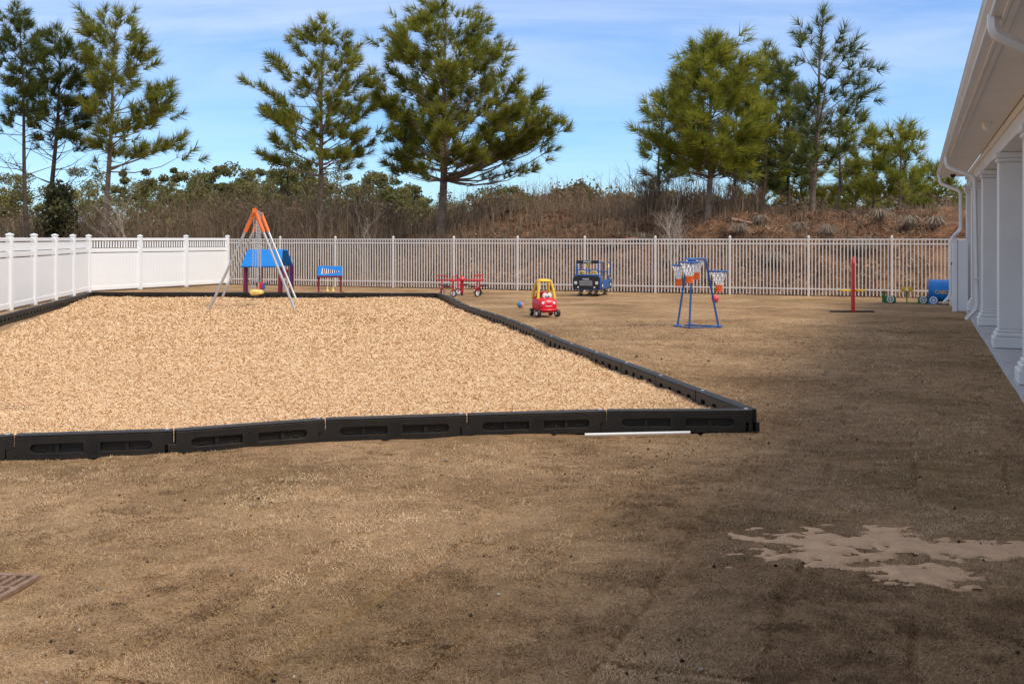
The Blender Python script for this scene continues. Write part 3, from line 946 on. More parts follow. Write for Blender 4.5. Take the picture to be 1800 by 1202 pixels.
# ------------------------------------------------------------------ swing set
def rod(mb, a, b, r, n=10):
    mb.tube([a, b], r, n)
def swing_set():
    f0, f1 = pix(366, 548), pix(520, 549)
    r0, r1 = pix(388, 528), pix(522, 530)
    ap = Vector(((f0.x + f1.x) / 2 + 0.05, f0.y, 2.43)); rp = Vector(((r0.x + r1.x) / 2 + 0.02, r0.y, 2.45))
    root = thing('swing_set', 'galvanised swing set frame with orange top fittings on the chips', 'swing set', (ap.x, ap.y, 0))
    O = Vector((ap.x, ap.y, 0))
    for a, fs in ((ap, (f0, f1)), (rp, (r0, r1))):
        for ft in fs:
            mb = MB(); d = (a - ft)
            rod(mb, ft - d.normalized() * 0.1 - O, a - d.normalized() * 0.45 - O, 0.032, 12); mb.build('leg', M['galv'], root, True)
            mb = MB(); mb.tube([a - d.normalized() * 0.56 - O, a - d.normalized() * 0.02 - O], [0.046, 0.05], 12); mb.build('corner_fitting', M['orange'], root, True)
    mb = MB(); ext = (rp - ap).normalized() * 0.12
    rod(mb, ap - ext - O, rp + ext - O, 0.042, 14); mb.build('top_beam', M['galv'], root, True)
    for a, sgn in ((ap, -1), (rp, 1)):
        mb = MB(); c = a + ext * sgn * 1.0 - O; rod(mb, c - ext * 0.12, c + ext * 0.12, 0.062, 14); mb.build('beam_cap', M['orange'], root, True)
    bd = (rp - ap)
    link_m = None
    def chain_mesh(n, top, bot):
        mb = MB(); step = (bot - top) / n
        for i in range(n):
            c = top + step * (i + 0.5); h = step.length * 0.62
            ang = (i % 2) * math.pi / 2
            pts = []
            for k in range(8):
                a = 2 * math.pi * k / 8
                x = 0.016 * math.cos(a); z = h * math.sin(a)
                pts.append(c + Vector((x * math.cos(ang), x * math.sin(ang), z)))
            mb.tube(pts, 0.0055, 4, closed=True)
        return mb
    for j, (t0, t1, col, label, zseat) in enumerate(((0.16, 0.30, 'pale_yellow', 'yellow moulded swing seat with red back hanging in the swing set, nearer the yard', 0.42), (0.62, 0.74, 'black', 'black belt swing seat hanging at the far end of the swing set', 0.50))):
        a0 = ap + bd * t0; a1 = ap + bd * t1
        c = (a0 + a1) / 2
        sw = thing('swing', label, 'swing', (c.x, c.y, zseat), 0, 'swings on the frame')
        off = Vector((c.x, c.y, zseat))
        for a, sx in ((a0, -1), (a1, 1)):
            hang = a + Vector((0.02 * sx, 0, -0.05))
            for dxx in ((-0.05, 0.05) if j == 0 else (0.0,)):
                bot = Vector((hang.x + dxx * 1.6, hang.y, zseat + 0.06))
                chain_mesh(46, hang + Vector((dxx * 0.6, 0, 0)) - off, bot - off).build('chain', M['chain'], sw)
        dirb = bd.normalized()
        hw = (a1 - a0).length / 2
        if j == 1:
            mb = MB()
            for s in range(9):
                pass
            pr = [(-1, 0.06), (-0.7, 0.0), (-0.3, -0.035), (0, -0.045), (0.3, -0.035), (0.7, 0.0), (1, 0.06)]
            vs = []; fs = []
            for (u_, z) in pr:
                p = dirb * hw * u_
                for sx in (-0.09, 0.09):
                    for dz in (0, 0.012):
                        vs.append(Vector((p.x + sx, p.y, z + dz)))
            for i in range(len(pr) - 1):
                b = i * 4
                fs += [(b, b + 4, b + 6, b + 2), (b + 1, b + 3, b + 7, b + 5), (b, b + 1, b + 5, b + 4), (b + 2, b + 6, b + 7, b + 3)]
            mb.add(vs, fs); mb.build('seat', M['black'], sw)
        else:
            mb = MB(); mb.cbox((0, 0, 0.0), (0.30, 0.34, 0.11), 0.03); mb.cbox((-0.05, 0, -0.065), (0.16, 0.2, 0.03), 0.01); mb.build('seat', M[col], sw)
            mb = MB(); mb.cbox((0.06, 0.16, 0.14), (0.16, 0.05, 0.18), 0.015); mb.build('backrest', M['red'], sw)
            mb = MB(); mb.cbox((0.155, 0.10, 0.13), (0.05, 0.14, 0.15), 0.012); mb.build('side_wing', M['blue_paint'], sw)
            for sx in (-0.06, 0.06):
                mb = MB(); mb.lathe([(0.02, -0.1), (0.02, -0.085)], 10, Matrix.Translation((sx, 0, 0))); mb.build('foot_knob', M['black'], sw)
swing_set()

# ------------------------------------------------------------------ play shelter and music panel
def play_shelter():
    c = pix(461, 515.5)
    root = thing('play_shelter', 'small play shelter with blue pitched roof and maroon posts by the fence', 'playhouse', c, math.atan2(FD.y, FD.x) * 0.3)
    W, Dp = 1.16, 0.95
    for i, (x, y, m) in enumerate(((-W / 2, 0, 'maroon'), (W / 2, 0, 'maroon'), (-W / 2 + 0.14, Dp, 'purple'), (W / 2 + 0.06, Dp, 'purple'))):
        mb = MB(); mb.cbox((x, y, 0.46), (0.09, 0.09, 0.92), 0.01); mb.build('post', M[m], root)
        mb = MB(); mb.cbox((x + 0.07, y + 0.02, 0.45), (0.04, 0.05, 0.86), 0.006); mb.build('post_trim', M['purple' if m == 'maroon' else 'maroon'], root)
    vs, fs = plate([[(-0.68, 0), (0.68, 0), (0.60, 0.62), (-0.58, 0.62)]], 0.03, 0.006)
    for s in (-1, 1):
        Mx = Matrix.Translation((0, Dp / 2 + s * (Dp / 2 + 0.10), 0.86)) @ Matrix.Rotation(R(-28) * -s * -1 if False else R(28) * s * -1 * -1 * (-1), 4, 'X')
        mb = MB()
        # slope leaning towards the ridge
        ang = R(32)
        tilted = []
        for v in vs:
            y = -v.y; z = v.z
            tilted.append(Vector((v.x, Dp / 2 + s * (Dp / 2 + 0.10 - z * math.sin(ang)) + y * 0.8, 0.86 + z * math.cos(ang) + y * 0.3)))
        mb.add(tilted, fs if s < 0 else [f[::-1] for f in fs]); mb.build('roof_panel', M['blue'], root)
    mb = MB(); mb.tube([(-0.6, Dp / 2, 1.385), (0.62, Dp / 2, 1.385)], 0.025, 8); mb.build('ridge_bar', M['blue'], root)
    mb = MB(); mb.cbox((0, -0.09, 0.855), (1.36, 0.03, 0.05), 0.006); mb.build('eave_bar', M['blue_paint'], root)
    mb = MB(); mb.cbox((W / 2 - 0.02, Dp / 2, 0.62), (0.03, 0.75, 0.26), 0.006); mb.build('side_panel', M['maroon'], root)
    mb = MB(); mb.cbox((-W / 2 + 0.25, Dp - 0.1, 0.28), (0.42, 0.3, 0.03), 0.006); mb.build('shelf', M['purple'], root)
play_shelter()
def music_panel():
    c = pix(579.5, 513.5)
    k = c.y / F
    root = thing('music_panel', 'blue xylophone panel on two red legs in front of the fence', 'music panel', c, R(-6))
    W = 0.80
    board = [(-W / 2 - 0.02, 0.0), (W / 2 + 0.02, 0.0), (W / 2 - 0.01, 0.35), (-W / 2 - 0.05, 0.35)]
    hole = [(-0.29, 0.065), (0.30, 0.125), (0.31, 0.165), (-0.31, 0.26)]
    vs, fs = plate([board, hole], 0.03, 0.004)
    ang = R(24)
    TM = Matrix.Translation((0, 0, 0.53)) @ Matrix.Rotation(-ang, 4, 'X')
    mb = MB(); mb.add(vs, fs, TM); bo = mb.build('board', M['blue'], root)
    mb = MB(); mb.box((0, 0.03, 0.16), (0.7, 0.008, 0.24), TM); mb.build('back_plate', M['maroon'], root)
    for i in range(9):
        t = i / 8; x = -0.27 + 0.56 * t
        z0 = 0.05 + 0.07 * t; z1 = 0.27 - 0.10 * t
        mb = MB(); mb.cbox((x, -0.012, (z0 + z1) / 2), (0.036 - 0.01 * t, 0.016, z1 - z0), 0.004, TM); mb.build('chime_bar', M['white' if i % 3 != 1 else 'pink'], root)
    for (x, z) in ((-0.15, 0.03), (0.0, 0.035), (0.13, 0.03), (0.3, 0.03), (0.33, 0.07)):
        mb = MB(); mb.lathe([(0.016, 0), (0.014, -0.008), (0.004, -0.01)], 8, TM @ Matrix.Translation((x, -0.015, z)) @ Matrix.Rotation(R(90), 4, 'X')); mb.f = [f[::-1] for f in mb.f]; mb.build('screw_cap', M['white'], root)
    mb = MB(); mb.cbox((0, 0.0, 0.505), (W + 0.06, 0.06, 0.05), 0.006); mb.build('cross_bar', M['maroon'], root)
    for x in (-W / 2 + 0.02, W / 2 - 0.03):
        mb = MB(); mb.tube([(x, 0.02, 0), (x, 0.02, 0.52)], 0.03, 10); mb.build('leg', M['maroon'], root, True)
        mb = MB(); mb.cbox((x + 0.04, 0, 0.012), (0.16, 0.10, 0.024), 0.006); mb.build('foot_plate', M['maroon'], root)
    for x in (-0.07, 0.12):
        mb = MB(); mb.tube([(x, -0.02, 0.48), (x - 0.01, -0.03, 0.30), (x + 0.015, -0.03, 0.16)], 0.006, 6)
        mb.lathe([(0.012, 0.18), (0.022, 0.13), (0.02, 0.10), (0.045, 0.055), (0.05, 0.03), (0.03, 0.01), (0.004, 0.005)], 10, Matrix.Translation((x, -0.03, 0.0))); mb.build('mallet', M['pale_yellow'], root, True)
music_panel()

# ------------------------------------------------------------------ tricycle carousel
def wheel_mesh(r, w, rim=0.66):
    t = MB(); t.lathe([(r * rim, -w / 2), (r * 0.93, -w / 2), (r, -w / 4), (r, w / 4), (r * 0.93, w / 2), (r * rim, w / 2)], 20, axis='X'); tyre = t.mesh('tyre'); shade(tyre)
    d = MB(); d.lathe([(0.004, -w * 0.66), (r * 0.16, -w * 0.66), (r * 0.22, -w * 0.54), (r * rim, -w * 0.53), (r * rim, w * 0.53), (r * 0.22, w * 0.54), (r * 0.16, w * 0.66), (0.004, w * 0.66)], 20, axis='X'); rim_ = d.mesh('rim')
    return tyre, rim_
def trike_carousel():
    c = pix(812, 520.5); c.z = 0
    root = thing('tricycle_carousel', 'red merry-go-round of joined tricycles by the far bed corner', 'tricycle carousel', c, R(12))
    ty, ri = wheel_mesh(0.105, 0.05, 0.72)
    hub = MB(); hub.lathe([(0.05, 0.10), (0.05, 0.46), (0.09, 0.47), (0.10, 0.52), (0.06, 0.58), (0.03, 0.62), (0.004, 0.63)], 14); hub.build('hub', M['red'], root, True)
    mb = MB(); mb.tube([(0, 0, 0.02), (0, 0, 0.12)], 0.035, 10); mb.build('pivot', M['black'], root)
    for k in range(5):
        a = R(72 * k + 20); rr = 0.62
        d = Vector((math.cos(a), math.sin(a), 0)); tdir = Vector((-math.sin(a), math.cos(a), 0))
        p = d * rr
        mb = MB(); mb.tube([(0, 0, 0.485), d * 0.78 + Vector((0, 0, 0.485))], 0.022, 8); mb.build('arm', M['red'], root, True)
        mb = MB(); mb.tube([p + Vector((0, 0, 0.10)), p + Vector((0, 0, 0.50))], 0.024, 8); 
        mb.tube([p + d * 0.04 + Vector((0, 0, 0.10)), p + d * 0.04 + Vector((0, 0, 0.26)), p - d * 0.04 + Vector((0, 0, 0.26)), p - d * 0.04 + Vector((0, 0, 0.10))], 0.012, 6)
        mb.build('fork', M['red'], root, True)
        wt = link('wheel', ri, M['white'], root); wt.location = p + Vector((0, 0, 0.105)); wt.rotation_euler = (0, 0, a)
        tt_ = link('tyre', ty, M['black'], wt)
        mb = MB()
        hb = []
        for i in range(9):
            t = math.pi * i / 8
            hb.append(p + tdir * 0.06 + d * (0.17 * math.cos(t)) + Vector((0, 0, 0.50 + 0.13 * min(1, math.sin(t) * 1.6))))
        mb.tube(hb, 0.014, 7); mb.build('handlebar', M['red'], root, True)
        s_ = p - tdir * 0.26
        mb = MB(); mb.tube([p + Vector((0, 0, 0.30)), s_ + Vector((0, 0, 0.30))], 0.018, 7); mb.build('seat_tube', M['red'], root, True)
        mb = MB(); mb.cbox(s_ + Vector((0, 0, 0.325)), (0.20, 0.20, 0.035), 0.014); mb.build('seat', M['black'], root)
        mb = MB(); mb.tube([p - d * 0.1 + Vector((0, 0, 0.105)), p + d * 0.1 + Vector((0, 0, 0.105))], 0.01, 6)
        mb.box(p + d * 0.1 + Vector((0, 0, 0.06)), (0.07, 0.05, 0.02)); mb.box(p - d * 0.1 + Vector((0, 0, 0.15)), (0.07, 0.05, 0.02)); mb.build('pedals', M['black'], root)
trike_carousel()

# ------------------------------------------------------------------ balls
def ball(px, py, r, label, m1, m2=None):
    c = pix(px, py)
    root = thing('ball', label, 'ball', c) if m2 else None
    def half(z0, z1, n=8):
        mb = MB(); pr = []
        for i in range(n + 1):
            a = z0 + (z1 - z0) * i / n
            pr.append((max(r * math.cos(a), 0.001), r * math.sin(a)))
        mb.lathe(pr, 20); return mb
    if m2:
        tilt = (R(-20), R(118), R(10))
        for nm, m, a, b in (('half_shell', m1, -math.pi / 2, 0.0), ('half_shell', m2, 0.0, math.pi / 2)):
            o = half(a, b).build(nm, M[m], root, True); o.location = (0, 0, r); o.rotation_euler = tilt
    else:
        o = half(-math.pi / 2, math.pi / 2, 16).build('ball', M[m1], None, True); o.location = c + Vector((0, 0, r)); tag(o, label, 'ball')
ball(915, 541.5, 0.085, 'blue and orange ball lying left of the red toy car', 'ball_blue', 'ball_orange')
ball(1257, 531.5, 0.105, 'red rubber ball behind the basketball stand', 'ball_red')

# ------------------------------------------------------------------ ride-on toy car
def toy_car():
    c = pix(957, 556)
    root = thing('toy_car', 'red ride-on toy car with yellow roof standing on the lawn', 'toy car', c, R(14))
    def sect(y, w, z0, z1, n=14, p=3.0):
        out = []
        for k in range(n):
            a = 2 * math.pi * k / n
            ca, sa = math.cos(a), math.sin(a)
            x = w / 2 * math.copysign(abs(ca) ** (2 / p), ca); z = (z0 + z1) / 2 + (z1 - z0) / 2 * math.copysign(abs(sa) ** (2 / p), sa)
            out.append(Vector((x, y, z)))
        return out
    secs = [sect(-0.36, 0.22, 0.17, 0.30), sect(-0.345, 0.34, 0.13, 0.36), sect(-0.30, 0.41, 0.10, 0.41), sect(-0.18, 0.44, 0.09, 0.445), sect(-0.05, 0.45, 0.09, 0.45),
            sect(0.12, 0.45, 0.09, 0.44), sect(0.28, 0.44, 0.09, 0.46), sect(0.36, 0.38, 0.11, 0.42), sect(0.39, 0.26, 0.16, 0.36)]
    n = 14; mb = MB(); vs = [p for s in secs for p in s]; fs = []
    for i in range(len(secs) - 1):
        for k in range(n):
            fs.append((i * n + k, i * n + (k + 1) % n, (i + 1) * n + (k + 1) % n, (i + 1) * n + k))
    fs += [tuple(range(n - 1, -1, -1)), tuple((len(secs) - 1) * n + k for k in range(n))]
    mb.add(vs, [f[::-1] for f in fs]); mb.build('body', M['red_plastic'], root, True)
    # black slab drawn for the shade inside the car's opening
    mb = MB(); mb.cbox((0, 0.06, 0.448), (0.30, 0.34, 0.03), 0.012); mb.build('cockpit_shade', M['black'], root)
    mb = MB(); mb.cbox((0, 0.20, 0.44), (0.26, 0.10, 0.22), 0.03); mb.build('seat', M['red_plastic'], root)
    # roof with four pillars
    mb = MB(); vs = []; fs = []
    rings = [(0.775, 0.30, 0.40), (0.80, 0.32, 0.44), (0.825, 0.29, 0.40), (0.842, 0.19, 0.28), (0.848, 0.05, 0.08)]
    for (z, w, d) in rings:
        for k in range(16):
            a = 2 * math.pi * k / 16; ca, sa = math.cos(a), math.sin(a)
            vs.append(Vector((w / 2 * math.copysign(abs(ca) ** 0.6, ca), 0.06 + d / 2 * math.copysign(abs(sa) ** 0.6, sa), z)))
    for i in range(4):
        for k in range(16):
            fs.append((i * 16 + k, i * 16 + (k + 1) % 16, i * 16 + 16 + (k + 1) % 16, i * 16 + 16 + k))
    fs += [tuple(range(15, -1, -1)), tuple(64 + k for k in range(16))]
    mb.add(vs, fs); mb.build('roof', M['yellow'], root, True)
    for sx in (-1, 1):
        for (y0, y1) in ((-0.17, -0.07), (0.30, 0.20)):
            mb = MB(); mb.tube([(sx * 0.195, y0, 0.40), (sx * 0.175, (y0 * 0.6 + y1 * 0.4), 0.58), (sx * 0.135, y1, 0.79)], [0.034, 0.03, 0.026], 10); mb.build('roof_pillar', M['yellow'], root, True)
    # face on the bonnet
    for sx in (-1, 1):
        mb = MB(); mb.lathe([(0.001, -0.03), (0.045, -0.025), (0.058, 0.0), (0.045, 0.022), (0.001, 0.03)], 16, Matrix.Translation((sx * 0.052, -0.22, 0.475)) @ Matrix.Scale(1.15, 4, (0, 0, 1)) @ Matrix.Rotation(R(90), 4, 'X')); e = mb.build('eye', M['white'], root, True)
        mb = MB(); mb.lathe([(0.018, 0.0), (0.016, 0.012), (0.001, 0.014)], 12, Matrix.Translation((sx * 0.034, -0.244, 0.458)) @ Matrix.Rotation(R(90), 4, 'X')); mb.build('pupil', M['black'], e, True)
        mb = MB(); mb.lathe([(0.036, 0.0), (0.034, 0.012), (0.02, 0.02), (0.001, 0.022)], 14, Matrix.Translation((sx * 0.125, -0.336, 0.315)) @ Matrix.Rotation(R(90), 4, 'X')); mb.build('headlight', M['white'], root, True)
    pts = [(0.085 * math.sin(t), -0.352 - 0.008 * math.cos(t), 0.275 - 0.028 * math.cos(t)) for t in np.linspace(-1.2, 1.2, 9)]
    mb = MB(); mb.tube(pts, 0.007, 6); mb.build('smile', M['white'], root, True)
    mb = MB(); mb.cbox((0, -0.338, 0.355), (0.07, 0.02, 0.022), 0.006); mb.build('badge', M['white'], root)
    mb = MB(); mb.tube([(-0.19, -0.30, 0.165), (-0.12, -0.362, 0.165), (0.12, -0.362, 0.165), (0.19, -0.30, 0.165)], 0.022, 8); mb.build('bumper', M['red_plastic'], root, True)
    ty, ri = wheel_mesh(0.085, 0.075, 0.5)
    for sx in (-1, 1):
        for y, st in ((-0.26, R(20)), (0.28, 0)):
            w_ = link('wheel', ri, M['white'], root); w_.location = (sx * 0.225, y, 0.085); w_.rotation_euler = (0, 0, st)
            link('tyre', ty, M['black'], w_)
toy_car()

# ------------------------------------------------------------------ police spring rider
def police_truck():
    c = pix(1031, 521)
    root = thing('police_ride', 'blue and black police truck spring rider in front of the fence', 'spring rider', c, R(-19))
    W, Lg = 0.82, 1.5
    z0 = 0.19
    mb = MB(); mb.cbox((0, Lg / 2, z0 + 0.03), (W, Lg, 0.06), 0.01); mb.build('platform', M['blue_paint'], root)
    # front panel
    pan = rrect(-W / 2, W / 2, z0 + 0.03, z0 + 0.42, 0.05, 4)
    vs, fs = plate([pan], 0.04, 0.006); mb = MB(); mb.add([v + Vector((0, -0.02, 0)) for v in vs], fs); mb.build('front_panel', M['black'], root)
    mb = MB(); mb.tube([(-W / 2 - 0.01, 0.01, z0 + 0.02), (-W / 2 - 0.01, 0.01, z0 + 0.36), (-W / 2 + 0.06, 0.01, z0 + 0.46), (W / 2 - 0.06, 0.01, z0 + 0.46), (W / 2 + 0.01, 0.01, z0 + 0.36), (W / 2 + 0.01, 0.01, z0 + 0.02)], 0.018, 8); mb.build('bonnet_tube', M['blue_paint'], root, True)
    mb = MB(); mb.cbox((-0.01, -0.046, z0 + 0.21), (0.40, 0.012, 0.15), 0.004); mb.build('grille', M['chrome'], root)
    for k in range(5):
        mb = MB(); mb.box((-0.01, -0.055, z0 + 0.155 + 0.028 * k), (0.38, 0.006, 0.006)); mb.build('grille_bar', M['black'], root)
    for x in (-0.33, 0.33):
        for z in (0.20, 0.245):
            mb = MB(); mb.cbox((x, -0.046, z0 + z), (0.085, 0.012, 0.038), 0.004); mb.build('headlight', M['white'], root)
        mb = MB(); mb.lathe([(0.026, 0), (0.022, 0.01), (0.001, 0.012)], 12, Matrix.Translation((x * 0.78, -0.042, z0 + 0.085)) @ Matrix.Rotation(R(90), 4, 'X')); mb.build('fog_lamp', M['white'], root, True)
    vs, fs = text('POLICE', 0.062, 0.004); mb = MB(); mb.add([v + Vector((-0.01, -0.043, z0 + 0.335)) for v in vs], fs); mb.build('lettering', M['white'], root)
    # cage of bent tubes
    zt = 1.03
    for sx in (-1, 1):
        x = sx * (W / 2 - 0.06)
        mb = MB(); mb.tube([(x, 0.10, z0 + 0.06), (x, 0.10, zt - 0.05), (x, 0.14, zt), (x, 0.62, zt), (x, 0.66, zt - 0.05), (x, 0.66, z0 + 0.06)], 0.02, 8); mb.build('cage_tube', M['blue_paint'], root, True)
        mb = MB(); mb.tube([(x, 0.10, 0.62), (x, 0.66, 0.62)], 0.015, 7); mb.tube([(x, 0.10, 0.42), (x, 0.66, 0.42)], 0.015, 7); mb.build('side_rail', M['blue_paint'], root, True)
        # outer side panel with printed wheels
        pan = rrect(0.05, Lg, z0 + 0.03, z0 + 0.30, 0.03)
        vs, fs = plate([pan], 0.024, 0.004)
        mb = MB(); mb.add([Vector((sx * (W / 2 + 0.012) + v.y, v.x, v.z)) for v in vs], [f[::-1] for f in fs]); mb.build('side_panel', M['blue_paint'], root)
        for y in (0.22, 1.25):
            mb = MB(); mb.lathe([(0.10, -0.012), (0.10, 0.012)], 18, Matrix.Translation((sx * (W / 2 + 0.022), y, z0 + 0.13)), 'X'); mb.build('wheel_disc', M['black'], root)
            mb = MB(); mb.lathe([(0.055, -0.018), (0.055, 0.018)], 14, Matrix.Translation((sx * (W / 2 + 0.022), y, z0 + 0.13)), 'X'); mb.build('wheel_hub', M['white'], root)
    for y, z in ((0.10, 0.62), (0.10, 0.80), (0.66, 0.62), (0.10, 0.50)):
        mb = MB(); mb.tube([(-W / 2 + 0.06, y, z), (W / 2 - 0.06, y, z)], 0.016, 7); mb.build('cross_tube', M['blue_paint'], root, True)
    mb = MB(); mb.cbox((0, 0.12, zt + 0.015), (W - 0.10, 0.05, 0.10), 0.012); mb.build('roof_sign', M['black'], root)
    vs, fs = text('POLICE', 0.075, 0.004); mb = MB(); mb.add([v + Vector((0, 0.092, zt + 0.017)) for v in vs], fs); mb.build('lettering', M['white'], root)
    for x in (-0.19, 0.19):
        pts = [(x + 0.085 * math.cos(a), 0.16, 0.66 + 0.085 * math.sin(a)) for a in np.linspace(-0.5, math.pi + 0.5, 13)]
        mb = MB(); mb.tube(pts, 0.042, 8); mb.build('steering_wheel', M['pale_yellow'], root, True)
        mb = MB(); mb.cbox((x, 0.46, 0.40), (0.26, 0.24, 0.05), 0.012); mb.cbox((x, 0.59, 0.50), (0.24, 0.04, 0.16), 0.012); mb.build('seat', M['blue'], root)
    mb = MB(); mb.lathe([(0.004, 0.84), (0.02, 0.86), (0.028, 0.92), (0.065, 0.985), (0.06, 0.99)], 12, Matrix.Translation((-0.03, 0.2, 0))); mb.build('horn', M['pale_yellow'], root, True)
    # rear tail section with tall loop and badge board
    xr = W / 2 - 0.04
    mb = MB(); mb.tube([(xr, 1.16, z0 + 0.05), (xr, 1.16, 0.95), (xr, 1.20, 1.0), (xr, 1.45, 1.0), (xr, 1.49, 0.95), (xr, 1.49, z0 + 0.05)], 0.018, 8); mb.build('rear_loop', M['blue_paint'], root, True)
    mb = MB(); mb.tube([(-xr, 1.16, z0 + 0.05), (-xr, 1.16, 0.72), (xr, 1.16, 0.72)], 0.016, 8); mb.build('rear_loop', M['blue_paint'], root, True)
    mb = MB(); mb.lathe([(0.004, -0.02), (0.05, -0.01), (0.03, 0.09), (0.012, 0.12)], 10, Matrix.Translation((xr, 1.22, 0.86))); mb.build('speaker_cone', M['pale_yellow'], root, True)
    bo = MB(); bo.cbox((xr + 0.025, 1.33, 0.40), (0.02, 0.26, 0.40), 0.006); bd = bo.build('badge_board', M['black'], root)
    for (y, z, r) in ((1.28, 0.54, 0.03), (1.37, 0.50, 0.028), (1.31, 0.43, 0.035), (1.38, 0.38, 0.025), (1.30, 0.30, 0.05)):
        mb = MB(); mb.lathe([(r, -0.014), (r * 0.8, 0.014)], 7, Matrix.Translation((xr + 0.026, y, z)), 'X'); mb.build('badge_print', M['white'], bd)
    # four springs
    for (x, y) in ((-0.24, 0.18), (0.24, 0.18), (-0.24, 1.3), (0.24, 1.3)):
        pts = [(x + 0.065 * math.cos(t), y + 0.065 * math.sin(t), 0.012 + (z0 - 0.02) * t / (2 * math.pi * 3.2)) for t in np.linspace(0, 2 * math.pi * 3.2, 44)]
        mb = MB(); mb.tube(pts, 0.012, 6); mb.build('spring', M['black'], root, True)
        mb = MB(); mb.cbox((x, y, 0.008), (0.18, 0.18, 0.016), 0.004); mb.build('foot_plate', M['black'], root)
police_truck()

# ------------------------------------------------------------------ basketball stand
def basketball():
    c = pix(1222, 575)
    root = thing('basketball_stand', 'blue tubular toddler basketball stand with four hoops', 'basketball stand', c, 0)
    k = c.y / F
    def L_(px, py, dy=0.0):       # point near the stand, depth offset dy
        p = at(px, py, c.y + dy); return p - c
    tops = [L_(1207, 466, 0.10), L_(1217, 458, -0.15), L_(1240, 455, 0.05)]
    feet = [Vector((L_(1191, 570, 0.1).x, 0.10, 0.03)), Vector((L_(1211, 577, -0.25).x, -0.30, 0.03)), Vector((L_(1262, 573, 0.0).x, -0.05, 0.03))]
    for t, f in zip(tops, feet):
        mb = MB(); mb.tube([f, t], 0.021, 10); mb.build('post', M['blue_paint'], root, True)
    # base: flat bars and plates
    def bar(a, b, w=0.07):
        mb = MB(); a = Vector(a); b = Vector(b); d = b - a
        mb.cbox((0, 0, 0), (d.length, w, 0.022), 0.006, Matrix.Translation((a + b) / 2) @ Matrix.Rotation(math.atan2(d.y, d.x), 4, 'Z')); return mb
    f0, f1, f2 = [Vector((f.x, f.y, 0.014)) for f in feet]
    bar(f0 + Vector((-0.06, 0.02, 0)), f1, 0.05).build('base_bar', M['blue_paint'], root)
    bar(f1, f2 + Vector((0, -0.05, 0.002)), 0.05).build('base_bar', M['blue_paint'], root)
    bar(f0 + Vector((0.18, 0.25, 0.004)), f2 + Vector((0.02, 0.08, 0.004)), 0.06).build('base_bar', M['blue_paint'], root)
    for f in (f0, f2, f0 + Vector((0.30, 0.24, 0.0))):
        mb = MB(); mb.lathe([(0.09, 0.0), (0.09, 0.016), (0.03, 0.03), (0.004, 0.032)], 12, Matrix.Translation(f)); mb.build('foot_plate', M['blue_paint'], root)
    mb = MB(); mb.tube([tops[2] + Vector((0, 0, 0.0)), L_(1205, 455, 0.0)], 0.020, 8); mb.tube([tops[1], L_(1217, 456, 0.0)], 0.02, 8); mb.tube([tops[0], L_(1190, 467, -0.1)], 0.018, 8); mb.build('top_bar', M['blue_paint'], root, True)
    mb = MB(); mb.tube([L_(1246, 477, 0), L_(1252, 477, -0.02)], 0.02, 8); mb.build('side_bracket', M['blue_paint'], root, True)
    plates = MB(); plates.cbox(L_(1216, 461, -0.05), (0.16, 0.02, 0.13), 0.006); plates.build('hoop_plate', M['blue_paint'], root)
    for (px, py, dy, r) in ((1222, 455.5, 0.24, 0.20), (1212, 461, -0.30, 0.19), (1193, 466.5, -0.02, 0.13), (1264, 477, -0.05, 0.175)):
        h = L_(px, py, dy)
        pts = [h + Vector((r * math.cos(a), r * math.sin(a), 0)) for a in np.linspace(0, 2 * math.pi, 24, endpoint=False)]
        mb = MB(); mb.tube(pts, 0.016, 8, closed=True); hp = mb.build('hoop', M['blue_paint'], root, True)
        nn = 10
        def ring(i, rad, z):
            a = 2 * math.pi * (i + (0.5 if int(round(z * 100)) % 2 else 0)) / nn
            return h + Vector((rad * math.cos(a), rad * math.sin(a), z))
        lv = [(r, 0.0), (r * 0.78, -0.07), (r * 0.58, -0.15), (r * 0.42, -0.22)]
        def net(l0, l1, m, rad):
            mb = MB()
            for j in range(l0, l1):
                (ra, za), (rb, zb) = lv2[j], lv2[j + 1]
                for i in range(nn):
                    a0 = 2 * math.pi * (i + 0.5 * (j % 2)) / nn
                    for s in (-0.5, 0.5):
                        a1 = a0 + s * 2 * math.pi / nn
                        mb.tube([h + Vector((ra * math.cos(a0), ra * math.sin(a0), za)), h + Vector((rb * math.cos(a1), rb * math.sin(a1), zb))], rad, 4)
            return mb
        lv2 = lv + [(r * 0.36, -0.27), (r * 0.33, -0.32), (r * 0.33, -0.37), (r * 0.34, -0.41)]
        net(0, 4, None, 0.009).build('net', M['net_white'], hp)
        net(4, 7, None, 0.0085).build('net_tail', M['net_orange'], hp)
basketball()

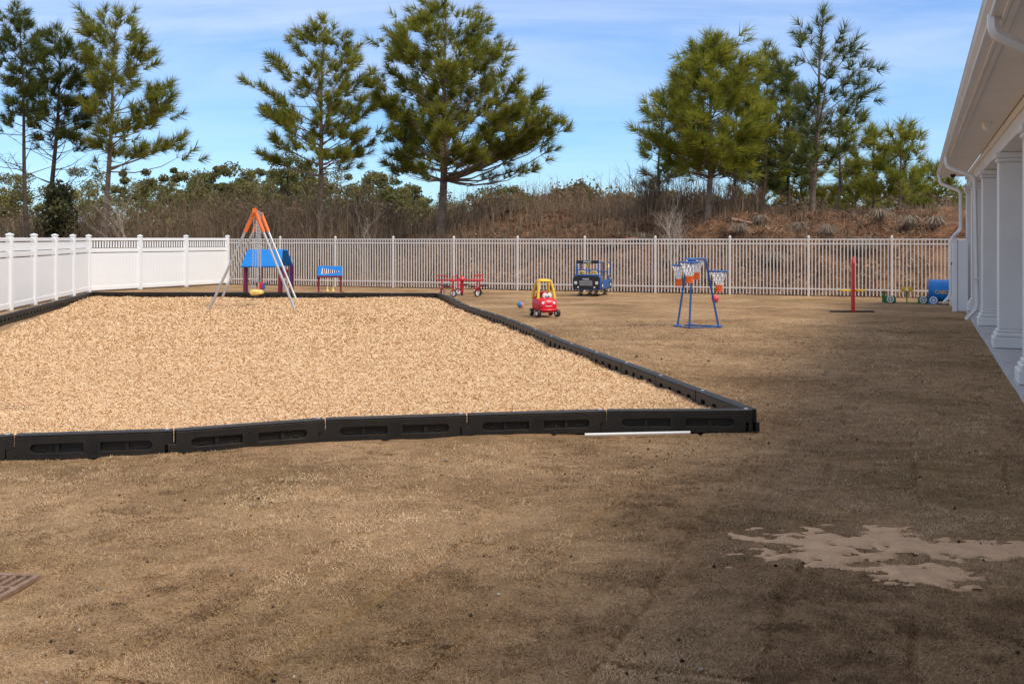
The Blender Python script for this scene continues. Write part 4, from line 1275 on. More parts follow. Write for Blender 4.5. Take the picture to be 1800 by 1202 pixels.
# ------------------------------------------------------------------ red stand-up spinner, train pieces
def red_spinner():
    c = pix(1500, 548.5)
    root = thing('red_spinner', 'tall red looped play post with yellow step discs and black base bars', 'play post', c, 0)
    for y, x, zt in ((-0.12, -0.035, 1.18), (0.16, 0.03, 1.10)):
        mb = MB(); mb.tube([(x, y, 0.01), (x, y, zt)], 0.036, 12); mb.build('post', M['red'], root, True)
        mb = MB(); mb.tube([(-0.55 + x, y, 0.015), (0.5 + x, y, 0.015)], 0.013, 6); mb.build('base_bar', M['black'], root)
    mb = MB(); mb.tube([(-0.035, -0.12, 1.15), (-0.015, -0.06, 1.26), (0.0, 0.0, 1.29), (0.015, 0.08, 1.24), (0.03, 0.16, 1.08)], 0.034, 10); mb.build('top_loop', M['red'], root, True)
    mb = MB(); mb.box((0, 0.02, 0.75), (0.016, 0.2, 0.72)); mb.build('web_plate', M['chrome'], root)
    for x in (-0.16, 0.16):
        mb = MB(); mb.lathe([(0.15, 0), (0.165, 0.015), (0.14, 0.04), (0.004, 0.046)], 16, Matrix.Translation((x, 0.02, 0.50))); mb.build('step_disc', M['yellow'], root, True)
    mb = MB(); mb.tube([(-0.54, -0.12, 0.015), (-0.46, 0.16, 0.015)], 0.012, 6); mb.tube([(0.46, -0.12, 0.015), (0.53, 0.16, 0.015)], 0.012, 6); mb.build('base_link', M['black'], root)
red_spinner()
def spoked_wheel(root, c, r, m_back, name='wheel'):
    b = MB(); b.lathe([(r, -0.015), (r, 0.015)], 22, Matrix.Translation(c), 'Y'); w = b.build(name, M[m_back], root)
    pts = [Vector(c) + Vector((r * 0.78 * math.cos(a), -0.024, r * 0.78 * math.sin(a))) for a in np.linspace(0, 2 * math.pi, 20, endpoint=False)]
    mb = MB(); mb.tube(pts, r * 0.12, 6, closed=True); mb.build('rim', M['white'], w)
    mb = MB()
    for k in range(8):
        a = math.pi / 4 * k
        mb.tube([Vector(c) + Vector((r * 0.15 * math.cos(a), -0.02, r * 0.15 * math.sin(a))), Vector(c) + Vector((r * 0.72 * math.cos(a), -0.02, r * 0.72 * math.sin(a)))], r * 0.07, 5)
    mb.lathe([(r * 0.2, -0.03), (r * 0.2, 0.0)], 12, Matrix.Translation(c), 'Y'); mb.build('spokes', M['white'], w)
def train_car():
    c = pix(1594, 533.5)
    root = thing('train_car', 'green play train car with spoked wheels and yellow fan blades', 'play train car', c, math.atan2(FD.y, FD.x) * 0.9)
    for x, s in ((-0.42, 1), (0.42, -1)):
        pan = rrect(-0.14, 0.14, 0.0, 0.20, 0.07, 5, (0, 0, 1, 1))
        vs, fs = plate([pan], 0.04, 0.005)
        mb = MB(); mb.add([v + Vector((x, 0, 0)) for v in vs], fs); mb.build('end_panel', M['green'], root)
        spoked_wheel(root, (x, -0.035, 0.11), 0.105, 'green')
        mb = MB(); mb.cbox((x - s * 0.16, 0.02, 0.17), (0.05, 0.04, 0.34), 0.006); mb.build('upright', M['green'], root)
        mb = MB(); mb.cbox((x - s * 0.20, 0.3, 0.13), (0.04, 0.5, 0.2), 0.006); mb.build('end_board', M['green'], root)
    mb = MB(); mb.tube([(0, 0, 0), (0, 0, 0.36)], 0.014, 8); mb.build('stem', M['green'], root, True)
    mb = MB(); mb.tube([(-0.56, 0.02, 0.012), (0.56, 0.02, 0.012)], 0.013, 6); mb.build('base_rail', M['green'], root)
    for s in (-1, 1):
        tri = [(s * 0.02, 0.33), (s * 0.19, 0.30), (s * 0.07, 0.50)]
        if s < 0: tri = tri[::-1]
        vs, fs = plate([tri], 0.03, 0.004); mb = MB(); mb.add(vs, fs); mb.build('fan_blade', M['yellow'], root)
        mb = MB(); mb.lathe([(0.05, -0.05), (0.05, -0.02)], 10, Matrix.Translation((s * 0.085, 0, 0.38)), 'Y'); mb.build('blade_boss', M['yellow'], root)
train_car()
def caboose():
    c = pix(1633, 534)
    root = thing('caboose_tunnel', 'blue barrel caboose crawl tunnel with yellow lettering beside the downspout', 'play tunnel', c, math.atan2(FD.y, FD.x))
    Ln, r, zc = 1.05, 0.295, 0.36
    pr = [(r - 0.03, 0.0), (r + 0.012, 0.0), (r + 0.012, 0.03), (r, 0.035), (r, Ln - 0.035), (r + 0.012, Ln - 0.03), (r + 0.012, Ln), (r - 0.03, Ln)]
    mb = MB(); n = 36; vs = []; fs = []
    prr = pr + [(r - 0.03, Ln * 0.5)]
    for (ra, x) in prr:
        for k in range(n):
            a = 2 * math.pi * k / n; vs.append((x, ra * math.cos(a), zc + ra * math.sin(a)))
    m_ = len(prr)
    for i in range(m_):
        i2 = (i + 1) % m_
        for k in range(n):
            fs.append((i * n + k, i * n + (k + 1) % n, i2 * n + (k + 1) % n, i2 * n + k))
    mb.add(vs, fs); mb.build('barrel', M['blue'], root, True)
    tv, tf = text('CABOOSE', 0.13, 0.004)
    out = []
    for v in tv:
        a = (v.z - 0.03) / r            # wrap round the barrel
        rad = r + 0.004 + (-v.y)
        out.append(Vector((0.45 + v.x, -rad * math.cos(a), zc + rad * math.sin(a))))
    mb = MB(); mb.add(out, tf); mb.build('lettering', M['yellow'], root)
    for x in (0.13, Ln - 0.13):
        pan = rrect(x - 0.13, x + 0.12, 0.0, 0.16, 0.08, 5, (0, 0, 1, 1))
        vs, fs = plate([pan], 0.05, 0.005); mb = MB(); mb.add([v + Vector((0, -0.27, 0)) for v in vs], fs); mb.build('wheel_block', M['blue'], root)
        spoked_wheel(root, (x, -0.315, 0.115), 0.11, 'blue')
caboose()

# ------------------------------------------------------------------ drain grate and pipe
def drain():
    g = pix(72, 1003); 
    root = thing('drain_grate', 'rusty brown slotted drain grate sunk in the grass at lower left', 'drain', (g.x, g.y, -0.03), R(-6))
    W, D = 0.62, 0.44
    mb = MB()
    for (cx, cy, sx, sy) in ((-W / 2, -0.014, W, 0.028), (-W / 2, -D + 0.014, W, 0.028), (-0.014, -D / 2, 0.028, D - 0.056), (-W + 0.014, -D / 2, 0.028, D - 0.056), (-W / 2, -D / 2, W - 0.056, 0.024)):
        mb.cbox((cx, cy, 0.0), (sx, sy, 0.03), 0.004)
    mb.build('frame', M['rust'], root)
    for row in range(2):
        for k in range(10):
            x = -0.072 - k * 0.055
            y0 = -0.029 - row * 0.204; y1 = y0 - 0.178
            vs, fs = [], []
            mb = MB(); a = Vector((x + 0.0, y0, 0)); b = Vector((x - 0.0, y1, 0))
            mb.cbox((x, (y0 + y1) / 2, -0.002), (0.022, y0 - y1, 0.026), 0.004); mb.build('bar', M['rust'], root)
    mb = MB(); mb.box((-W / 2, -D / 2, -0.20), (W - 0.02, D - 0.02, 0.10)); mb.build('pit_shade_block', M['pit_shade'], root)  # solid dark block, its colour stands for the shade under the grate
drain()
a = pix(1028, 768); b = pix(1213, 766)
mb = MB(); d = (b - a); nrm = d.normalized()
n_ = 14
mb.tube([a + Vector((0, 0, 0.02)), b + Vector((0, 0, 0.03))], 0.0145, n_, cap=False)
mb.tube([b + Vector((0, 0, 0.03)), a + Vector((0, 0, 0.02))], 0.011, n_, cap=False)
for base, o2 in ((0, 3 * n_), (n_, 2 * n_)):
    pass
o = mb.build('plastic_pipe', M['pvc'], None, True)
tag(o, 'thin white plastic pipe lying against the near border timbers', 'pipe')

# ------------------------------------------------------------------ trees
def tuft_arrays(C, Dr, size, rg, needles=46, width=0.026):
    """C (n,3) tuft origins, Dr (n,3) twig directions, size (n,) -> triangles"""
    n = len(C)
    Cn = np.repeat(C, needles, 0); Dn = np.repeat(Dr, needles, 0); Sn = np.repeat(size, needles)
    m = len(Cn)
    rnd = rg.normal(size=(m, 3))
    rad = rnd - Dn * np.sum(rnd * Dn, 1, keepdims=True)
    rad /= np.linalg.norm(rad, axis=1, keepdims=True) + 1e-9
    t = rg.random(m)
    org = Cn + Dn * ((t - 0.45) * 0.55 * Sn)[:, None]
    spread = 0.35 + 0.85 * (1 - t)
    nd = Dn * (0.75 + 0.5 * rg.random(m))[:, None] + rad * (spread + 0.25 * rg.random(m))[:, None] + np.array([0, 0, -0.08])
    nd /= np.linalg.norm(nd, axis=1, keepdims=True)
    L_ = Sn * (0.55 + 0.4 * rg.random(m))
    side = np.cross(nd, rg.normal(size=(m, 3))); side /= np.linalg.norm(side, axis=1, keepdims=True) + 1e-9
    w = (width * (0.7 + 0.6 * rg.random(m)))[:, None]
    V = np.empty((m, 3, 3))
    V[:, 0] = org - side * w * 0.5; V[:, 1] = org + side * w * 0.5; V[:, 2] = org + nd * L_[:, None]
    tr = np.repeat(rg.random(n), needles)
    rv = np.clip(0.2 + 0.45 * tr + 0.3 * (rg.random(m) - 0.3), 0, 1)
    return V.reshape(-1, 3), np.repeat(rv, 3)

def pine(label, bx, by, tx, ty, Y, prof, crown_y, seed, mat_='needle', bark='bark', dens=1.0, tsize=0.42, trunk_r=0.16, bare=0, whorl=None, up=0.35, fill=1.0, needles=50, sub=1.0):
    """bx,by base pixel; tx,ty top pixel; prof: (photo row, left px, right px); crown_y: lowest branch row"""
    rg = np.random.default_rng(seed); rr = random.Random(seed)
    s = Y / F
    X0 = (bx - 900) * s
    z0 = terr(X0, Y) - 0.1
    top = Vector(((tx - 900) * s, Y + rr.uniform(-0.3, 0.3), CH + (HOR - ty) * s))
    base = Vector((X0, Y, z0))
    root = thing('pine_tree', label, 'tree', base)
    H = top.z - base.z
    bow = Vector((rr.uniform(-0.12, 0.12), rr.uniform(-0.1, 0.1), 0))
    def trunk_pt(t):
        return (top - base) * t + bow * math.sin(math.pi * t) + Vector((0.03 * math.sin(9 * t + seed), 0.03 * math.cos(7 * t), 0))
    def trunk_rad(t):
        return trunk_r * ((1 - t) ** 0.85 * 0.92 + 0.02) + trunk_r * 0.5 * max(0, 0.04 - t) / 0.04
    tb = MB()
    tb.tube([trunk_pt(i / 22) for i in range(23)], [trunk_rad(i / 22) for i in range(23)], 9)
    def row_to_t(row):
        return ((CH + (HOR - row) * s) - base.z) / H
    t_lo = row_to_t(crown_y)
    rows = [row_to_t(p[0]) for p in prof]
    def reach(t):
        ts = rows; L = [p[1] * s * 1.08 for p in prof]; Rr = [p[2] * s * 1.08 for p in prof]
        return np.interp(t, ts[::-1], L[::-1]), np.interp(t, ts[::-1], Rr[::-1])
    C = []; Dd = []; Sz = []
    nb = int((1 - t_lo) * H * 4.6 * dens); tsize *= 1.22
    az = rr.uniform(0, 6.28)
    for i in range(nb):
        f = (i + rr.random()) / nb
        t = t_lo + (0.985 - t_lo) * f
        if whorl:
            t = t_lo + (0.985 - t_lo) * (round(f * whorl) / whorl) + rr.uniform(-0.006, 0.006)
        az += 2.399 + rr.uniform(-0.5, 0.5)
        ca, sa = math.cos(az), math.sin(az)
        l, r_ = reach(t)
        rx = max(0.15, r_ if ca > 0 else l); ry = max(0.15, (l + r_) / 2)
        Ln = 1 / math.sqrt((ca / rx) ** 2 + (sa / ry) ** 2)
        Ln *= rr.uniform(0.72, 1.06)
        p0 = trunk_pt(t)
        d = Vector((ca, sa, 0))
        fr = (t - t_lo) / (1 - t_lo)
        slope = -0.02 + up * 0.35 + fr * 0.85 + rr.uniform(-0.14, 0.14)
        curve = 0.14 + up * 0.45
        # start lower so that the end of the branch lies at the profile height
        drop = Ln * (slope + curve) * 0.72
        tt = max(t_lo * 0.86, t - drop / H)
        p0 = trunk_pt(tt)
        wig = rr.uniform(-0.2, 0.2)
        perp = Vector((-sa, ca, 0))
        def bp(u):
            return p0 + d * (Ln * u) + perp * (wig * Ln * u * u * 0.6) + Vector((0, 0, Ln * (slope * u * 0.8 + curve * u * u * 0.7)))
        r0 = min(trunk_rad(tt) * 0.5, 0.012 + 0.016 * Ln)
        tb.tube([bp(u) for u in (0, 0.2, 0.4, 0.6, 0.8, 1.0)], [r0, r0 * 0.85, r0 * 0.68, r0 * 0.5, r0 * 0.36, r0 * 0.2], 5, cap=False)
        def put(p, dr, sz):
            C.append(tuple(p)); dr = dr.normalized(); Dd.append(tuple(dr)); Sz.append(sz)
        tip_d = (bp(1.0) - bp(0.85)).normalized()
        put(bp(1.0), tip_d + Vector((0, 0, 0.35)), tsize * rr.uniform(0.9, 1.2))
        ns = max(2, int(Ln * 4.6 * fill * sub))
        for k in range(ns):
            u = 0.42 + 0.56 * (k + rr.random()) / ns
            if Ln < 0.7: u = 0.1 + 0.88 * (k + rr.random()) / ns
            q = bp(u); sgn = 1 if (k % 2) else -1
            sl = (0.16 + 0.26 * Ln * (1.08 - u)) * rr.uniform(0.7, 1.2)
            sd = (d * rr.uniform(0.5, 1.0) + perp * sgn * rr.uniform(0.4, 1.0) + Vector((0, 0, rr.uniform(0.15, 0.75)))).normalized()
            e = q + sd * sl
            tb.tube([q, q + sd * sl * 0.5 + Vector((0, 0, -0.01)), e], [r0 * 0.35, r0 * 0.26, r0 * 0.15], 4, cap=False)
            put(e, sd + Vector((0, 0, 0.4)), tsize * rr.uniform(0.75, 1.15))
            if sl > 0.35:
                for g in range(int(sl / 0.28)):
                    sd2 = (sd + Vector((rr.uniform(-.7, .7), rr.uniform(-.7, .7), rr.uniform(-0.1, .7)))).normalized()
                    q2 = q + sd * sl * rr.uniform(0.35, 0.95); e2 = q2 + sd2 * rr.uniform(0.12, 0.3)
                    tb.tube([q2, e2], [r0 * 0.2, r0 * 0.12], 3, cap=False)
                    put(e2, sd2 + Vector((0, 0, 0.4)), tsize * rr.uniform(0.7, 1.05))
    # leader
    for k in range(5):
        t = 1 - 0.05 * k
        put_d = Vector((rr.uniform(-.3, .3), rr.uniform(-.3, .3), 1)).normalized()
        C.append(tuple(trunk_pt(t))); Dd.append(tuple(put_d)); Sz.append(tsize * 1.1)
    # foliage clumps spread through the crown's outline, each on its own limb
    hw = np.mean([p[1] + p[2] for p in prof]) * s * 1.08
    ncl = int((1 - t_lo) * H * hw * 1.9 * dens * fill)
    for i in range(ncl):
        t = t_lo - 0.02 + (1.0 - t_lo) * ((i + rr.random()) / ncl)
        l, r_ = reach(t); a_ = rr.uniform(0, 6.28); ca, sa = math.cos(a_), math.sin(a_)
        rx = max(0.12, r_ if ca > 0 else l); ry = max(0.12, (l + r_) / 2)
        rad_ = rr.uniform(0.30, 1.0) ** 0.55 / math.sqrt((ca / rx) ** 2 + (sa / ry) ** 2)
        if rr.random() > 0.35 + 0.65 * rad_ * math.sqrt((ca / rx) ** 2 + (sa / ry) ** 2): continue
        ax_ = trunk_pt(min(t, 0.99)); c_ = Vector((ax_.x + ca * rad_, ax_.y + sa * rad_, H * t + rr.uniform(-0.15, 0.15)))
        tq = max(t_lo * 0.88, t - (0.30 + 0.25 * rr.random()) * rad_ / H * (0.6 + up)); q0 = trunk_pt(tq)
        sag = Vector((0, 0, -0.10 * rad_)); r0 = min(trunk_rad(tq) * 0.4, 0.008 + 0.012 * rad_)
        tb.tube([q0, q0.lerp(c_, 0.35) + sag, q0.lerp(c_, 0.7) + sag, c_], [r0, r0 * 0.75, r0 * 0.5, r0 * 0.2], 4, cap=False)
        od = Vector((ca, sa, 0.55))
        for g in range(rr.randint(4, 7)):
            e = c_ + Vector((rr.gauss(0, 0.26), rr.gauss(0, 0.26), rr.gauss(0, 0.17))) * (tsize / 0.5)
            tb.tube([c_ - od * 0.25, e], [r0 * 0.25, r0 * 0.12], 3, cap=False)
            dv = (od * 0.7 + (e - c_) * 1.2 + Vector((0, 0, 0.35))).normalized()
            C.append(tuple(e)); Dd.append(tuple(dv)); Sz.append(tsize * rr.uniform(0.75, 1.1))
    # bare dead branches under the crown
    for i in range(bare):
        t = rr.uniform(0.22, max(0.3, t_lo + 0.15)); a_ = rr.uniform(0, 6.28); Ln = rr.uniform(0.5, 2.2) * (0.6 + H / 16)
        d = Vector((math.cos(a_), math.sin(a_), rr.uniform(0.0, 0.7))); p0 = trunk_pt(t)
        mid_ = p0 + d * Ln * 0.5 + Vector((0, 0, -0.06 * Ln)); e = p0 + d * Ln + Vector((0, 0, rr.uniform(-0.1, 0.2) * Ln))
        tb.tube([p0, mid_, e], [0.022, 0.014, 0.005], 4, cap=False)
        for g in range(4):
            q = p0.lerp(e, rr.uniform(0.4, 1)); q.z = q.z - 0.03
            e2 = q + Vector((rr.uniform(-.5, .5), rr.uniform(-.5, .5), rr.uniform(-.1, .5))) * Ln * 0.4
            tb.tube([q, e2], [0.008, 0.003], 3, cap=False)
    tb.build('trunk', M[bark], root, True)
    C = np.array(C); Dd = np.array(Dd); Sz = np.array(Sz)
    V, rv = tuft_arrays(C, Dd, Sz, rg, needles)
    me = np_mesh('crown', V, np.arange(len(V)).reshape(-1, 3), rv)
    link('crown', me, M[mat_], root)
    return root

pine('tall thin pine with bare lower trunk at the far left edge', 46, 415, 36, 14, 43, [(5, 8, 8), (40, 28, 24), (90, 38, 36), (150, 34, 40), (220, 30, 30), (280, 28, 28)], 215, 1, 'needle_dark', 'bark_dark', 1.3, 0.38, 0.12, bare=30, fill=1.1)
pine('dark pine with ivy at its foot, second from the left edge', 78, 415, 103, 52, 44, [(45, 8, 10), (80, 38, 45), (130, 52, 60), (180, 45, 62), (230, 30, 55)], 250, 2, 'needle_dark', 'bark_dark', 1.4, 0.42, 0.15, bare=34, fill=1.1)
pine('pine leaning right with long low right branch, above the white fence', 181, 418, 207, 24, 43, [(15, 8, 8), (45, 45, 40), (90, 48, 75), (130, 34, 98), (190, 22, 135), (230, 24, 100), (262, 16, 150), (285, 20, 130)], 275, 3, 'needle', 'bark', 1.05, 0.46, 0.15, bare=12, up=0.3)
pine('slender tall pine behind the music panel', 565, 420, 572, 38, 45, [(30, 8, 8), (70, 45, 50), (110, 75, 80), (150, 125, 80), (200, 105, 96), (250, 90, 82), (292, 92, 100)], 284, 4, 'needle', 'bark', 1.0, 0.42, 0.15, bare=14, up=0.35)
pine('largest pine, broad rounded crown, behind the tricycle carousel', 775, 419, 782, 10, 46, [(0, 8, 8), (35, 55, 55), (70, 105, 100), (130, 118, 120), (190, 110, 172), (235, 90, 215), (280, 88, 205), (305, 80, 165)], 302, 5, 'needle', 'bark', 1.25, 0.46, 0.21, bare=10, up=0.45, fill=1.15)
pine('dense full pine on the bank behind the basketball stand', 1243, 412, 1250, 68, 41, [(60, 10, 10), (95, 35, 40), (130, 62, 70), (180, 85, 92), (230, 98, 96), (270, 92, 82), (295, 60, 50)], 300, 6, 'needle_bright', 'bark', 1.75, 0.50, 0.13, bare=12, up=0.5, fill=1.35)
pine('narrow dark pine at the left flank of the dense pine', 1158, 395, 1166, 165, 52, [(155, 6, 6), (200, 22, 24), (260, 28, 34), (320, 30, 36)], 330, 7, 'needle_dark', 'bark_dark', 1.0, 0.42, 0.09)
pine('thin pole-like pine with small tufted top right of the dense pine', 1339, 385, 1346, 86, 50, [(78, 10, 10), (105, 20, 20), (130, 12, 12), (190, 34, 40), (260, 40, 44), (300, 40, 40)], 305, 8, 'needle', 'bark_dark', 1.0, 0.44, 0.10)
pine('dark mid-height pine between the pole-like pine and the open-branched pine', 1388, 385, 1384, 120, 51, [(110, 8, 8), (150, 32, 30), (210, 46, 36), (280, 44, 40), (330, 40, 40)], 335, 9, 'needle_dark', 'bark_dark', 1.2, 0.44, 0.10)
pine('tall open pine with upswept branches right of center on the bank', 1428, 382, 1448, 26, 42, [(15, 8, 8), (45, 32, 42), (75, 36, 50), (110, 60, 100), (150, 60, 82), (195, 35, 78), (240, 40, 60), (290, 45, 52)], 290, 10, 'needle_dark', 'bark', 0.85, 0.48, 0.14, bare=10, whorl=9, up=0.75, fill=0.55)
pine('thin pine with drooping sparse crown just right of the open pine', 1474, 382, 1478, 196, 44, [(190, 6, 8), (215, 30, 48), (250, 36, 44), (290, 34, 38)], 300, 11, 'needle', 'bark', 0.85, 0.42, 0.085, bare=10)
pine('young pine, left of the pair near the building', 1534, 384, 1535, 228, 45, [(220, 6, 6), (250, 22, 22), (290, 40, 34), (330, 52, 44), (350, 48, 40)], 352, 12, 'needle_bright', 'bark', 1.0, 0.46, 0.075, up=0.55)
pine('young pine, right of the pair near the building', 1579, 386, 1583, 222, 43, [(213, 6, 6), (240, 25, 25), (270, 34, 36), (310, 30, 40), (340, 52, 50)], 350, 13, 'needle_bright', 'bark', 1.0, 0.48, 0.08, up=0.6)
pine('short bushy pine closest to the roof corner', 1646, 388, 1648, 300, 47, [(292, 6, 6), (315, 28, 26), (345, 44, 40), (370, 46, 44)], 375, 14, 'needle', 'bark', 1.3, 0.46, 0.07)
pine('low pine behind the young pair', 1612, 388, 1610, 300, 54, [(290, 6, 6), (315, 20, 22), (345, 32, 34), (370, 36, 40)], 372, 15, 'needle', 'bark', 1.2, 0.46, 0.07)
pine('half-hidden pine behind the dense pine on its right', 1290, 388, 1296, 140, 50, [(130, 8, 8), (180, 30, 36), (240, 40, 42), (300, 40, 40)], 320, 16, 'needle_dark', 'bark_dark', 1.1, 0.46, 0.11)
pine('low spreading pine behind the open pine', 1405, 388, 1408, 215, 55, [(205, 6, 6), (240, 34, 34), (290, 42, 44), (340, 40, 44)], 350, 17, 'needle', 'bark_dark', 1.1, 0.46, 0.09)
pine('low bright pine under the open pine', 1500, 388, 1503, 285, 53, [(280, 6, 6), (305, 28, 24), (335, 40, 34), (365, 40, 40)], 372, 18, 'needle_bright', 'bark', 1.2, 0.46, 0.07)
pine('low pine filling the gap under the pole-like pine', 1335, 388, 1330, 250, 54, [(240, 6, 6), (280, 34, 36), (320, 42, 44), (355, 40, 40)], 362, 19, 'needle_bright', 'bark_dark', 1.2, 0.46, 0.08)

# ------------------------------------------------------------------ broadleaf / far trees
def leaf_cloud(rg, centres, radii, per, size):
    """small leaf triangles spread through lumpy clumps"""
    n = len(centres)
    C = np.repeat(centres, per, 0); Rr = np.repeat(radii, per, 0); m = len(C)
    d = rg.normal(size=(m, 3)); d /= np.linalg.norm(d, axis=1, keepdims=True)
    rad = rg.random(m) ** 0.45
    P = C + d * rad[:, None] * Rr
    a = rg.normal(size=(m, 3)); a /= np.linalg.norm(a, axis=1, keepdims=True)
    b = np.cross(a, rg.normal(size=(m, 3))); b /= np.linalg.norm(b, axis=1, keepdims=True) + 1e-9
    sz = (size * (0.6 + 0.8 * rg.random(m)))[:, None]
    V = np.empty((m, 3, 3)); V[:, 0] = P - a * sz * 0.5 - b * sz * 0.3; V[:, 1] = P + a * sz * 0.5 - b * sz * 0.2; V[:, 2] = P + b * sz * 0.6
    rv = np.clip(np.repeat(rg.random(n), per) * 0.5 + rg.random(m) * 0.5, 0, 1)
    return V.reshape(-1, 3), np.repeat(rv, 3)
def round_tree(name, label, px, top, wpx, Y, seed, mat_='far_leaf', cat='tree', low=385):
    rg = np.random.default_rng(seed); s = Y / F
    x = (px - 900) * s; z0 = terr(x, Y) - 0.1; zt = CH + (HOR - top) * s
    root = thing(name, label, cat, (x, Y, z0)); H = zt - z0; w = wpx * s / 2
    n = 44
    cz = H * (0.35 + 0.6 * rg.random(n)); rel = (cz / H - 0.35) / 0.6
    rad = w * np.sqrt(np.clip(1 - (rel * 1.5 - 0.6) ** 2, 0.12, 1)) * np.sqrt(rg.random(n)); a = rg.random(n) * 6.28
    cc = np.stack([rad * np.cos(a), rad * np.sin(a), cz], 1)
    V, rv = leaf_cloud(rg, cc, np.stack([np.full(n, w * 0.30)] * 2 + [np.full(n, w * 0.22)], 1), 110, 0.15 * Y / 80)
    link('crown', np_mesh('crown', V, np.arange(len(V)).reshape(-1, 3), rv), M[mat_], root)
    tb = MB(); tb.tube([(0, 0, 0), (0.05, 0, H * 0.5), (0, 0.05, H * 0.9)], [0.12, 0.08, 0.03], 6)
    for k in range(10):
        e = Vector(cc[k]); tb.tube([(0.03, 0, H * 0.35), e * 0.6 + Vector((0, 0, H * 0.15)), e], [0.05, 0.035, 0.012], 4, cap=False)
    tb.build('trunk', M['bark_dark'], root)
for i, (px, top, w, Y, lab) in enumerate([(22, 332, 70, 70, 'green tree low at the far left edge behind the thin pine'), (352, 300, 60, 74, 'loose brown-green tree behind the white fence end'), (425, 315, 80, 72, 'olive tree behind the swing set'),
        (505, 268, 90, 66, 'dark green tree left of the slender pine'), (540, 285, 60, 72, 'taller olive tree crown just left of the slender pine trunk'), (655, 300, 80, 70, 'dark green tree between the two big pines'), (722, 322, 70, 84, 'small olive tree left of the largest pine trunk'),
        (880, 328, 90, 84, 'olive tree under the right side of the largest pine'), (938, 345, 46, 100, 'small distant tree right of the largest pine'), (985, 330, 50, 110, 'distant round tree, left of the pair in the sky gap'), (1018, 322, 46, 108, 'distant round tree, right of the pair in the sky gap'), (1088, 346, 50, 100, 'low distant tree left of the grey twiggy bush')]):
    round_tree('distant_tree', lab, px, top, w, Y, 200 + i)
# ivy clad shrub round the second pine
rg = np.random.default_rng(301); s = 43.5 / F
x0 = (105 - 900) * s
root = thing('ivy_shrub', 'dark ivy covered shrub wrapped round the second pine from the left', 'shrub', (x0, 43.3, terr(x0, 43.3)))
n = 40; hz = rg.random(n) ** 1.2 * 3.6; wv = 0.95 * (1 - hz / 4.4)
cc = np.stack([(rg.random(n) - 0.5) * 2 * wv, (rg.random(n) - 0.5) * 1.2, hz + 0.1], 1)
V, rv = leaf_cloud(rg, cc, np.full((n, 3), 0.42), 260, 0.12)
link('foliage', np_mesh('foliage', V, np.arange(len(V)).reshape(-1, 3), rv), M['ivy'], root)
mb = MB()
for k in range(26):
    a_ = random.uniform(0, 6.28); e = Vector((random.uniform(-1, 1), random.uniform(-.5, .5), random.uniform(1, 3.8)))
    mb.tube([(e.x * 0.4, e.y * 0.4, 0), e * 0.6, e], [0.03, 0.02, 0.006], 4, cap=False)
mb.build('stems', M['bark_dark'], root)

# bare saplings and twiggy bushes
def twiggy(name, label, px, Y, top, wpx, seed, mat_, n=10, cat='shrub', rad=0.02, depth=3):
    rr = random.Random(seed); s = Y / F
    x = (px - 900) * s; z0 = terr(x, Y) - 0.05; H = CH + (HOR - top) * s - z0; w = wpx * s / 2
    mb = MB()
    def grow(p, d, L, r, lvl):
        mid_ = p + d * L * 0.5 + Vector((rr.uniform(-.06, .06), rr.uniform(-.06, .06), 0)) * L
        e = p + d * L
        mb.tube([p, mid_, e], [r, r * 0.75, r * 0.45], 4, cap=False)
        if lvl <= 0: return
        for k in range(rr.randint(3, 4)):
            q = p.lerp(e, rr.uniform(0.35, 1.0))
            nd = (d + Vector((rr.uniform(-.9, .9), rr.uniform(-.9, .9), rr.uniform(-.1, .5)))).normalized()
            grow(q, nd, L * rr.uniform(0.4, 0.62), r * 0.5, lvl - 1)
    for k in range(n):
        a_ = rr.uniform(0, 6.28); sp = rr.uniform(0.1, 1.0) * w / max(H, 0.1) * 1.1
        d = Vector((math.cos(a_) * sp, math.sin(a_) * sp, 1)).normalized()
        grow(Vector((rr.uniform(-.1, .1), rr.uniform(-.1, .1), 0)), d, H * rr.uniform(0.55, 0.8), rad, depth)
    o = mb.build(name, M[mat_]); o.location = (x, Y, z0)
    tag(o, label, cat); return o
twiggy('bare_shrub', 'pale bare dead shrub on the bank left of the dense pine trunk', 1183, 38.5, 366, 62, 1, 'pale_twig', 12, rad=0.012)
twiggy('bare_shrub', 'grey twiggy leafless bush at the left foot of the dense pine', 1140, 44, 300, 90, 2, 'bark_dark', 16, rad=0.018)
twiggy('bare_sapling', 'reddish bare sapling right of the swing set', 519, 43.5, 372, 46, 3, 'red_twig', 5, 'sapling', 0.014)
twiggy('bare_sapling', 'pale bent bare sapling left of the largest pine', 640, 42, 362, 70, 4, 'pale_twig', 3, 'sapling', 0.013)
twiggy('bare_sapling', 'pale bare sapling behind the white fence, right of the leaning pine', 222, 41, 345, 40, 5, 'pale_twig', 4, 'sapling', 0.012)
twiggy('bare_shrub', 'brown twiggy bush on the bank right of the largest pine', 905, 45, 372, 80, 6, 'red_twig', 12, rad=0.012)
twiggy('bare_shrub', 'brown tangled bush above the police ride', 1050, 46, 366, 90, 8, 'red_twig', 14, rad=0.012)
twiggy('bare_shrub', 'tangled brown bush under the dense pine on its left', 1205, 44.5, 330, 90, 9, 'bark_dark', 14, rad=0.014)
twiggy('bare_shrub', 'tangled brown bush under the dense pine on its right', 1285, 45, 340, 80, 10, 'bark_dark', 12, rad=0.014)

